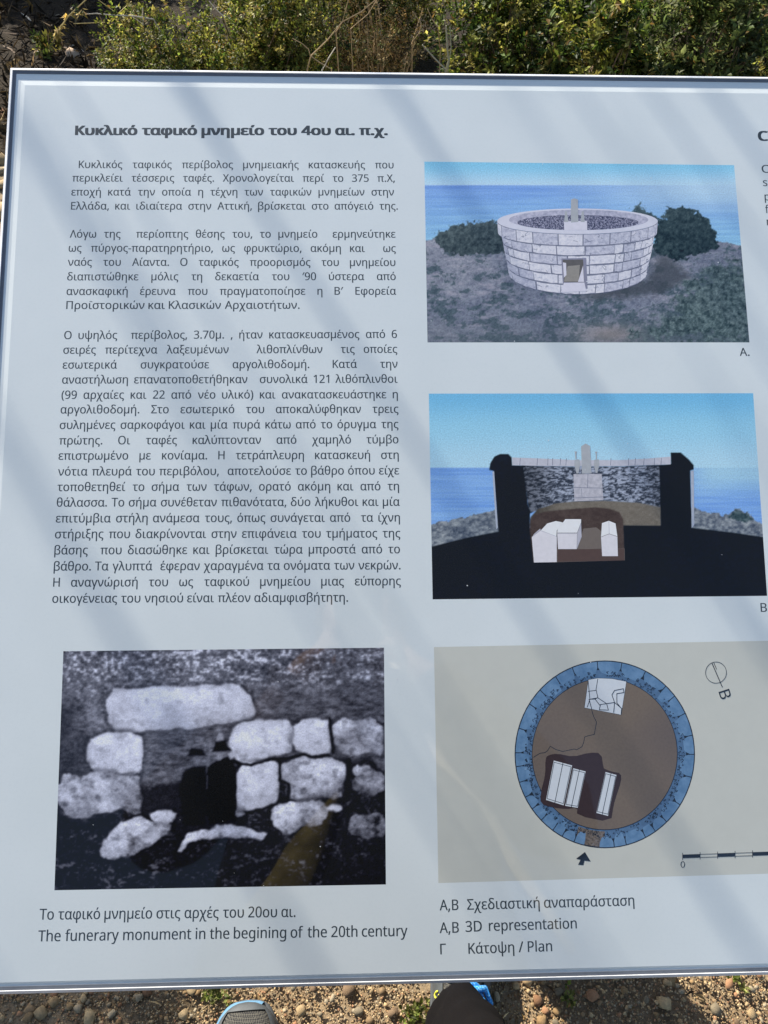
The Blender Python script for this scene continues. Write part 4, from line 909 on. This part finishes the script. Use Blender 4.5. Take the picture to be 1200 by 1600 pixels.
# ------------------------------------------------------------------ tree behind and to the left: its hanging twigs dapple the board, its low boughs shade the ground
E1 = np.array([math.cos(SUN_AZ), math.sin(SUN_AZ), 0]); E2 = np.cross(SUN_V, E1); E2 = E2 if E2[2] > 0 else -E2
PC = FOOT+AW*0.08+BW*0.10
def sunpt(L, e1, e2): return PC+SUN_V*L+E1*e1+E2*e2
TB = np.array([-2.75, 3.05, 0.0])
tree = empty('olive_tree', tuple(TB)); tag(tree, 'olive tree with low boughs and hanging twigs, left of the shrubs', 'tree')
SV, SF = [], []
fork_p = np.array([-2.55, 2.95, 1.35])
tube_vf([p-TB for p in (TB+np.array([0, 0, -.03]), TB+np.array([.05, -.03, .5]), TB+np.array([.12, -.05, 0.95]), fork_p)], [.13, .10, .085, .07], 9, SV, SF)
mesh_obj('trunk', SV, SF, BARK, tree, True)
SV, SF = [], []
limb = [fork_p, sunpt(3.2, -1.1, .0)+np.array([0, 0, .1]), sunpt(3.15, -.7, .36), sunpt(3.1, -.2, .46), sunpt(3.05, .35, .44), sunpt(3.0, .75, .38)]
tube_vf([p-TB for p in limb], [.06, .045, .035, .027, .02, .01], 7, SV, SF)
limb2 = [fork_p, np.array([-2.4, 2.7, 1.7]), sunpt(3.0, -.75, -.75), sunpt(2.9, -.5, -.8)]
tube_vf([p-TB for p in limb2], [.05, .035, .02, .01], 7, SV, SF)
limb3 = [fork_p, np.array([-2.6, 3.1, 2.0]), np.array([-2.5, 3.2, 2.7])]
tube_vf([p-TB for p in limb3], [.06, .045, .02], 7, SV, SF)
mesh_obj('limbs', SV, SF, BARK, tree, True)
SV, SF, cl = [], [], []
TR = np.random.default_rng(12)
e1 = -.60
while e1 < .72:
    L = TR.uniform(2.7, 3.5); r = TR.choice((.0014, .002, .0028, .0038)); tlt = TR.uniform(-.09, .09)
    top = sunpt(L, e1, .45); m_ = sunpt(L, e1+tlt*.5, .1); lo = sunpt(L, e1+tlt, TR.uniform(-.30, -.22))
    tube_vf([p-TB for p in (top, m_, lo)], [r*1.2, r, r*.7], 5, SV, SF)
    for k in range(9): u = TR.uniform(0, 1); cl.append((m_*(1-u)+lo*u if k % 3 else top*(1-u)+m_*u))
    e1 += TR.uniform(.045, .095)
mesh_obj('hanging_twigs', SV, SF, BARK, tree)['kind'] = 'stuff'
cl = np.array(cl)-TB
V1, F1, C1 = leaf_cloud(cl, np.tile([[0, 0, -1.]], (len(cl), 1)), 2, .018, .032, .25, [(0.10, 0.12, 0.06)], .03)
N = 520
cp = np.array([sunpt(RNG.uniform(2.6, 3.5), -.43-abs(RNG.normal()*.36), RNG.uniform(-1.35, -.42)) for _ in range(N)]+[sunpt(RNG.uniform(3.0, 3.8), RNG.uniform(-1.5, -.45), RNG.uniform(.35, 1.2)) for _ in range(300)])-TB
V2, F2, C2 = leaf_cloud(cp, unit(RNG.normal(size=(len(cp), 3))+np.array([0, 0, .3])), 16, .03, .055, .28, [(0.09, 0.11, 0.055), (0.07, 0.09, 0.04), (0.13, 0.15, 0.09)], .06)
np_mesh('crown', np.concatenate([V1, V2]), np.concatenate([F1, F2+len(V1)]), LEAF, tree, cols=np.concatenate([C1, C2]))['kind'] = 'stuff'
# taller thicket beyond, which keeps the ground at the left in shade
shrub('tall dark thicket beyond the bare ground left of the shrubs', -2.35, 5.75, 1.0, 0.6, 2.0, 2600, 16, .03, .055, .4, G2, GRP, 30)
shrub('tall thicket at the far back of the fine-leaved shrubs', -0.9, 6.3, 0.9, 0.6, 1.7, 1200, 16, .03, .05, .4, G2, GRP, 30)

# ------------------------------------------------------------------ the photographer, standing at the board
def refl_pt(px, py, y):
    a, b = ab(px, py); w = FOOT+AW*a+BW*b; d = unit(w-CAM); r = d-2*d.dot(NW)*NW
    return w+r*((y-w[1])/r[1])
person = empty('person', (0, 0, 0)); tag(person, 'person in black trousers and dark sweater standing at the board, one shoe under it', 'person')
SKIN = solid('skin', (0.52, 0.33, 0.24), 0.5, 0, 0.06, 40)
TROU = solid('black_trousers', (0.004, 0.0035, 0.004), 0.95, 0, 0.25, 300, 0.3, 0.1)
SWEA = solid('navy_sweater', (0.022, 0.028, 0.045), 0.95, 0, 0.2, 300, 0.3, 0.1)
def skin_body():
    nodes = {'pel': (0, -.16, .93, .12), 'wai': (0, -.17, 1.08, .105), 'che': (0, -.19, 1.28, .115), 'nb': (0, -.18, 1.44, .055), 'nk': (0, -.168, 1.49, .05), 'jaw': (0, -.145, 1.545, .066), 'hd': (0, -.15, 1.61, .085), 'cr': (0, -.155, 1.665, .068)}
    ed = [('pel', 'wai'), ('wai', 'che'), ('che', 'nb'), ('nb', 'nk'), ('nk', 'jaw'), ('jaw', 'hd'), ('hd', 'cr')]
    legs = {'R': ((.09, -.15, .87), (.128, .015, .50), (.147, .10, .09), (.150, .20, .04)), 'L': ((-.09, -.15, .87), (-.14, -.05, .49), (-.165, -.045, .09), (-.175, .06, .04))}
    for s, (h, k, a, t) in legs.items():
        for nm, p, r in (('h', h, .08), ('k', k, .05), ('a', a, .036), ('t', t, .03)): nodes[nm+s] = (*p, r)
        ed += [('pel', 'h'+s), ('h'+s, 'k'+s), ('k'+s, 'a'+s), ('a'+s, 't'+s)]
    for s, x in (('R', 1), ('L', -1)):
        for nm, p, r in (('s', (.17*x, -.19, 1.40), .05), ('e', (.25*x, -.13, 1.13), .028), ('w', (.105*x, -.065, 1.335), .022), ('p', (.072*x, -.055, 1.375), .022)): nodes[nm+s] = (*p, r)
        ed += [('che', 's'+s), ('s'+s, 'e'+s), ('e'+s, 'w'+s), ('w'+s, 'p'+s)]
        for i, (dz, ln) in enumerate(((.038, .9), (.020, 1.0), (.002, .95), (-.016, .75))):
            b = (.066*x, -.050, 1.385+dz*.6, .009); m_ = (.052*x, -.042+.004*i, 1.392+dz, .0085); t_ = (.040*x*ln, -.030, 1.394+dz, .0075)
            nodes[f'f{i}{s}'] = b; nodes[f'g{i}{s}'] = m_; nodes[f'i{i}{s}'] = t_
            ed += [('p'+s, f'f{i}{s}'), (f'f{i}{s}', f'g{i}{s}'), (f'g{i}{s}', f'i{i}{s}')]
        nodes['q'+s] = (.062*x, -.066, 1.395, .010); nodes['u'+s] = (.035*x, -.062, 1.425, .0085); ed += [('p'+s, 'q'+s), ('q'+s, 'u'+s)]
    keys = list(nodes); me = bpy.data.meshes.new('body'); me.from_pydata([nodes[k][:3] for k in keys], [(keys.index(a), keys.index(b)) for a, b in ed], [])
    me.materials.append(SKIN); o = bpy.data.objects.new('body', me); COL.objects.link(o); o.parent = person
    md = o.modifiers.new('skin', 'SKIN'); sub = o.modifiers.new('sub', 'SUBSURF'); sub.levels = sub.render_levels = 2
    sv = me.skin_vertices[0].data
    for i, k in enumerate(keys): sv[i].radius = (nodes[k][3], nodes[k][3]); sv[i].use_root = (k == 'pel')
    return o
skin_body()
def dens(rings, k=5):
    out = []
    for a, b in zip(rings[:-1], rings[1:]):
        for i in range(k): u = i/k; out.append((tuple(p*(1-u)+q*u for p, q in zip(a[0], b[0])),)+tuple(a[j]*(1-u)+b[j]*u for j in (1, 2, 3)))
    return out+[rings[-1]]
def folds(V, amp):
    return [tuple(Vector(v)+Vector((math.sin(v[2]*70+v[0]*40)*.35+mnoise.noise(Vector(v)*16), mnoise.noise(Vector(v)*16+Vector((7, 3, 1)))+.5*mnoise.noise(Vector((v[0]*60, v[1]*20, v[2]*45))), 0))*amp) for v in V]
def loft(rings, seg=20, V=None, F=None, cap=True, pw=2.0):
    """rings: (center, rx, ry[, point]) in horizontal planes, ry split front/back"""
    V = [] if V is None else V; F = [] if F is None else F; b = len(V)
    for (c, rx, rf, rb) in rings:
        for k in range(seg):
            a = 2*math.pi*k/seg; ca, sa = math.cos(a), math.sin(a)
            V.append((c[0]+rx*math.copysign(abs(ca)**(2/pw), ca), c[1]+(rf if sa > 0 else rb)*math.copysign(abs(sa)**(2/pw), sa), c[2]))
    for i in range(len(rings)-1):
        for k in range(seg): F.append((b+i*seg+k, b+i*seg+(k+1) % seg, b+(i+1)*seg+(k+1) % seg, b+(i+1)*seg+k))
    if cap: F.append(tuple(b+k for k in reversed(range(seg)))); F.append(tuple(b+(len(rings)-1)*seg+k for k in range(seg)))
    return V, F
hemR = ground_pt(716, 1531, 0.125)
hx, hy = float(hemR[0]), float(hemR[1])
V, F = [], []
loft(dens([((hx+.002, hy-.085, .085), .055, .083, .075), ((hx+.002, hy-.086, .125), .054, .085, .07), ((hx+.002, hy-.10, .20), .055, .075, .07), ((hx-.002, hy-.138, .33), .059, .070, .072), ((hx-.010, hy-.17, .46), .064, .072, .07), ((hx-.010, hy-.185, .54), .070, .072, .075),
      ((.115, -.06, .70), .082, .085, .088), ((.095, -.13, .84), .092, .10, .105), ((.08, -.15, .93), .09, .11, .11)]), 28, V, F, True, 1.75)
loft([((-.165, -.045, .085), .058, .085, .075), ((-.165, -.048, .16), .057, .075, .07), ((-.155, -.055, .33), .064, .068, .072), ((-.14, -.06, .49), .072, .07, .072), ((-.115, -.10, .68), .082, .085, .088), ((-.095, -.14, .84), .092, .10, .105), ((-.08, -.15, .93), .09, .11, .11)], 22, V, F)
loft([((0, -.15, .82), .12, .09, .10), ((0, -.15, .90), .178, .112, .12), ((0, -.155, 1.0), .168, .112, .115)], 22, V, F)
mesh_obj('trousers', folds(V, .006), F, TROU, person, True)
V, F = [], []
loft([((0, -.155, .93), .178, .122, .125), ((0, -.16, 1.05), .172, .12, .12), ((0, -.17, 1.18), .176, .12, .12), ((0, -.185, 1.31), .198, .122, .125), ((0, -.188, 1.40), .185, .10, .11), ((0, -.182, 1.45), .10, .07, .08), ((0, -.178, 1.475), .068, .06, .06)], 24, V, F)
for x in (1, -1):
    tube_vf([(.15*x, -.19, 1.405), (.20*x, -.175, 1.30), (.245*x, -.145, 1.15), (.258*x, -.13, 1.10)], [.068, .066, .062, .04], 14, V, F); tube_vf([(.262*x, -.135, 1.10), (.25*x, -.13, 1.13), (.18*x, -.098, 1.232), (.108*x, -.066, 1.33)], [.04, .06, .054, .040], 14, V, F)
mesh_obj('sweater', V, F, SWEA, person, True)
# hair, cap-like
V, F = loft([((0, -.165, 1.60), .085, .03, .085), ((0, -.16, 1.64), .090, .075, .088), ((0, -.16, 1.68), .080, .075, .078), ((0, -.16, 1.715), .045, .045, .045)], 18)
mesh_obj('hair', V, F, solid('brown_hair', (0.06, 0.04, 0.025), 0.7), person, True)
# cloth strips added on the sweater, shaped to reflect in the board's gloss
def torso_front(x, z):
    zs = [.93, 1.05, 1.18, 1.31, 1.40, 1.45]; fr = [-.033, -.04, -.05, -.063, -.088, -.112]; rx = [.178, .172, .176, .198, .185, .10]
    f = np.interp(z, zs, fr); w = np.interp(z, zs, rx); c = np.interp(z, zs, [-.155, -.16, -.17, -.185, -.188, -.182])
    u = min(.97, abs(x)/w); return c+(f-c)*math.sqrt(1-u*u)
def strip_mesh(name, pairs, mat, th=0.006):
    V, F = [], []
    for (l, r) in pairs:
        for p in (l, r):
            y = torso_front(p[0], p[2])+.004; V.append((p[0], y, p[2])); V.append((p[0], y+th, p[2]))
    for i in range(len(pairs)-1):
        b = i*4; F += [(b+1, b+3, b+7, b+5), (b, b+4, b+6, b+2), (b, b+1, b+5, b+4), (b+2, b+6, b+7, b+3)]
    n = (len(pairs)-1)*4; F += [(0, 2, 3, 1), (n, n+1, n+3, n+2)]
    return mesh_obj(name, V, F, mat, person, True)
KH = NT('khaki_cloth'); v = KH.coord(); f = KH.noise(v, 40, 5, .65); KH.col(KH.ramp(f, [(.35, (.15, .12, .045)), (.65, (.30, .245, .10))])).set(Roughness=.95, Specular_IOR_Level=.1); KH = KH.m
rp = lambda px, py: refl_pt(px, py, -.045)
strip_mesh('reflection_strip', [(rp(523, 1250), rp(527, 1250)), (rp(508, 1268), rp(524, 1266)), (rp(455, 1320), rp(510, 1318)), (rp(395, 1392), rp(487, 1386)), (rp(340, 1450), rp(470, 1440))], KH)
strip_mesh('reflection_strip', [(np.array([.05, 0, 1.43]), np.array([.075, 0, 1.43])), (rp(684, 1180), rp(700, 1174)), (rp(748, 1205), rp(766, 1200)), (rp(800, 1272), rp(815, 1262)), (rp(850, 1340), rp(864, 1330)), (rp(900, 1412), rp(914, 1404))], solid('pale_cloth', (.68, .58, .42), .9))  # pale so its reflected streak on the board reads brighter
# shoes
def shoe_profile(t):
    ts = [0, .05, .15, .3, .45, .62, .75, .86, .91, .945, .97, .985, .995, 1.0]
    hw = [.018, .030, .037, .036, .038, .046, .0490, .0455, .0405, .0345, .0275, .0205, .0125, .001]
    ht = [.060, .085, .098, .098, .086, .068, .058, .051, .047, .043, .039, .036, .032, .026]
    return float(np.interp(t, ts, hw)), float(np.interp(t, ts, ht))
def weave_mat():
    m = NT('shoe_mesh'); v = m.coord(scale=(1, 1, 1), rot=(0, 0, .78)); vo = m.n('TexChecker'); vo.inputs['Scale'].default_value = 420
    vo.inputs[1].default_value = (.008, .008, .009, 1); vo.inputs[2].default_value = (.075, .07, .055, 1); m.l(v, vo.inputs[0]); m.col(vo.outputs[0]).set(Roughness=.85); return m.m
WEAVE = weave_mat(); GRYT = solid('shoe_grey_rubber', (.055, .062, .066), .6, 0, .15, 60); SOLE = solid('shoe_sole', (.06, .066, .07), .7, 0, .15, 80); BLUER = solid('shoe_blue_trim', (.10, .22, .34), .6, 0, .1, 60)
LACE = NT('blue_lace'); v = LACE.coord(); vo = LACE.n('TexVoronoi'); vo.inputs['Scale'].default_value = 380; LACE.l(v, vo.inputs[0]); LACE.col(LACE.ramp(vo.outputs[0], [(.25, (.25, .55, .80)), (.45, (.02, .24, .62))])).set(Roughness=.7); LACE = LACE.m
PALEP = solid('shoe_pale_patch', (.26, .28, .30), .6); YEL = solid('yellow_thread', (.75, .72, .05), .7)
def make_shoe(toe, rz, side):
    """side = -1: lettering on the left flank"""
    L = .285; e_T = Matrix.Translation((toe[0], toe[1], 0)) @ Matrix.Rotation(rz, 4, 'Z') @ Matrix.Translation((0, -L, 0))
    def surf(t, u, off=0.0):       # u -1..1 across the upper
        hw, ht = shoe_profile(t); a = u*math.pi/2; s, c = math.sin(a), max(0, math.cos(a))
        return Vector(((hw+off)*math.copysign(abs(s)**.75, s), t*L, .018+(ht-.018+off)*c**.62))
    def build(name, V, F, mat, parent=person, smooth=True): o = mesh_obj(name, [e_T @ Vector(q) for q in V], F, mat, parent, smooth); return o
    def patch(name, t0, t1, u0, u1, mat, off, parent, nt=10, nu=8, fn=None):
        V, F = [], []
        for i in range(nt+1):
            for j in range(nu+1):
                t = t0+(t1-t0)*i/nt; a, b = (u0, u1) if fn is None else fn(t); V.append(surf(t, a+(b-a)*j/nu, off))
        for i in range(nt):
            for j in range(nu): q = i*(nu+1)+j; F.append((q, q+1, q+nu+2, q+nu+1))
        return build(name, V, F, mat, parent)
    ts = [0, .02, .05, .1, .2, .3, .4, .5, .6, .7, .78, .85, .9, .93, .955, .972, .985, .993, .998, 1.0]
    V, F = [], []; nu = 16
    for t in ts:
        for j in range(nu+1): V.append(surf(t, -1+2*j/nu))
    for i in range(len(ts)-1):
        for j in range(nu): q = i*(nu+1)+j; F.append((q, q+nu+1, q+nu+2, q+1))
    up = build('shoe', V, F, WEAVE)
    V, F = [], []
    for z, g in ((-.002, .0015), (.006, .004), (.017, .0045), (.022, .001)):
        for t in ts: V.append((shoe_profile(t)[0]+g, t*L+(g if t > .95 else -g if t < .05 else 0), z))
        for t in reversed(ts): V.append((-shoe_profile(t)[0]-g, t*L+(g if t > .95 else -g if t < .05 else 0), z))
    n = 2*len(ts)
    for r in range(3):
        for k in range(n): F.append((r*n+k, r*n+(k+1) % n, (r+1)*n+(k+1) % n, (r+1)*n+k))
    F.append(tuple(range(n))[::-1]); F.append(tuple(range(3*n, 4*n)))
    build('sole', V, F, SOLE, up)
    # toe guard: band round the toe, its front rim blue
    patch('toe_guard', .955, .999, -1, 1, GRYT, .0022, up, 8, 18)
    patch('toe_guard', .66, .957, -1, -.55, GRYT, .0022, up, 14); patch('toe_guard', .66, .957, .55, 1, GRYT, .0022, up, 14)
    rim = [(-1, t) for t in (.90, .93, .955, .972, .985, .994)]+[(0, 1.0)]+[(1, t) for t in (.994, .985)]; V, F = [], []
    for sgn, t in rim:
        ox, oy = sgn*(shoe_profile(t)[0]+.0048), t*L+.0035; q = Vector((0-ox, .86*L-oy)).normalized()
        for k_, z_ in ((0, .017), (.0015, .027), (.0065, .033)): V.append((ox+q.x*k_, oy+q.y*k_, z_))
    for i in range(len(rim)-1):
        for k in range(2): b_ = i*3+k; F.append((b_, b_+1, b_+4, b_+3))
    build('toe_trim', V, F, BLUER, up)
    patch('side_patch', .60, .74, .48, .72, PALEP, .003, up, 5, 5, lambda t: (.46+(t-.6)*.5, .80)); patch('side_patch', .58, .70, -.75, -.5, PALEP, .003, up, 5, 5, lambda t: (-.80, -.5-(t-.58)*.6))
    patch('flank', .22, .58, -1, -.45, GRYT, .0022, up); patch('flank', .22, .58, .45, 1, GRYT, .0022, up)
    for k in range(5):
        t = .42+.055*k; V, F = tube_vf([surf(t+(.03 if k % 2 else 0), -.42, .003), surf(t+.015, -.15, .007), surf(t+.015, .15, .007), surf(t+(0 if k % 2 else .03), .42, .003)], .0042, 6); build('lace', V, F, LACE, up)
    for s in ((1,) if side else (-1, 1)):
        V, F = tube_vf([surf(.44, 0, .008), surf(.42, .30*s, .014), surf(.37, .58*s, .013), surf(.43, .68*s, .010), surf(.48, .36*s, .011), surf(.45, 0.02*s, .011)], .0046, 6); build('lace', V, F, LACE, up)
    if side:
        V, F = [], []
        for k in range(7):         # stitched yellow lettering along the flank
            t = .15+.045*k; c = []
            for a in range(11 if k % 2 else 9):
                an = a*.62+k; c.append(surf(t+.015*math.cos(an), side*(.62+.10*math.sin(an)), .0042))
            tube_vf(c, .0013, 5, V, F)
        build('stitched_lettering', V, F, YEL, up)['kind'] = 'stuff'
tl_ = ground_pt(386, 1565, .03); make_shoe((tl_[0], tl_[1]), math.radians(3), 0)
tr_ = ground_pt(722, 1535, .085); make_shoe((float(ground_pt(671, 1545, .05)[0])+.076, tr_[1]+.143), math.radians(-11), -1)
# phone held in both hands, just behind the viewpoint
fw = M3 @ np.array([0, 0, -1.]); rgt = M3 @ np.array([1., 0, 0]); upv = M3 @ np.array([0, 1., 0])
ph = empty('phone', tuple(CAM-fw*.024)); tag(ph, 'black phone held upright in both hands by the person', 'phone')
box_part('case', (0, 0, 0), (.076, .152, .008), solid('phone_black', (.02, .02, .022), .3), ph, .003, Matrix([[rgt[i], upv[i], -fw[i]] for i in range(3)]))
box_part('screen', Vector(tuple(-fw*.0045)), (.068, .14, .001), solid('phone_glass', (.01, .01, .012), .1), ph, .0002, Matrix([[rgt[i], upv[i], -fw[i]] for i in range(3)]))
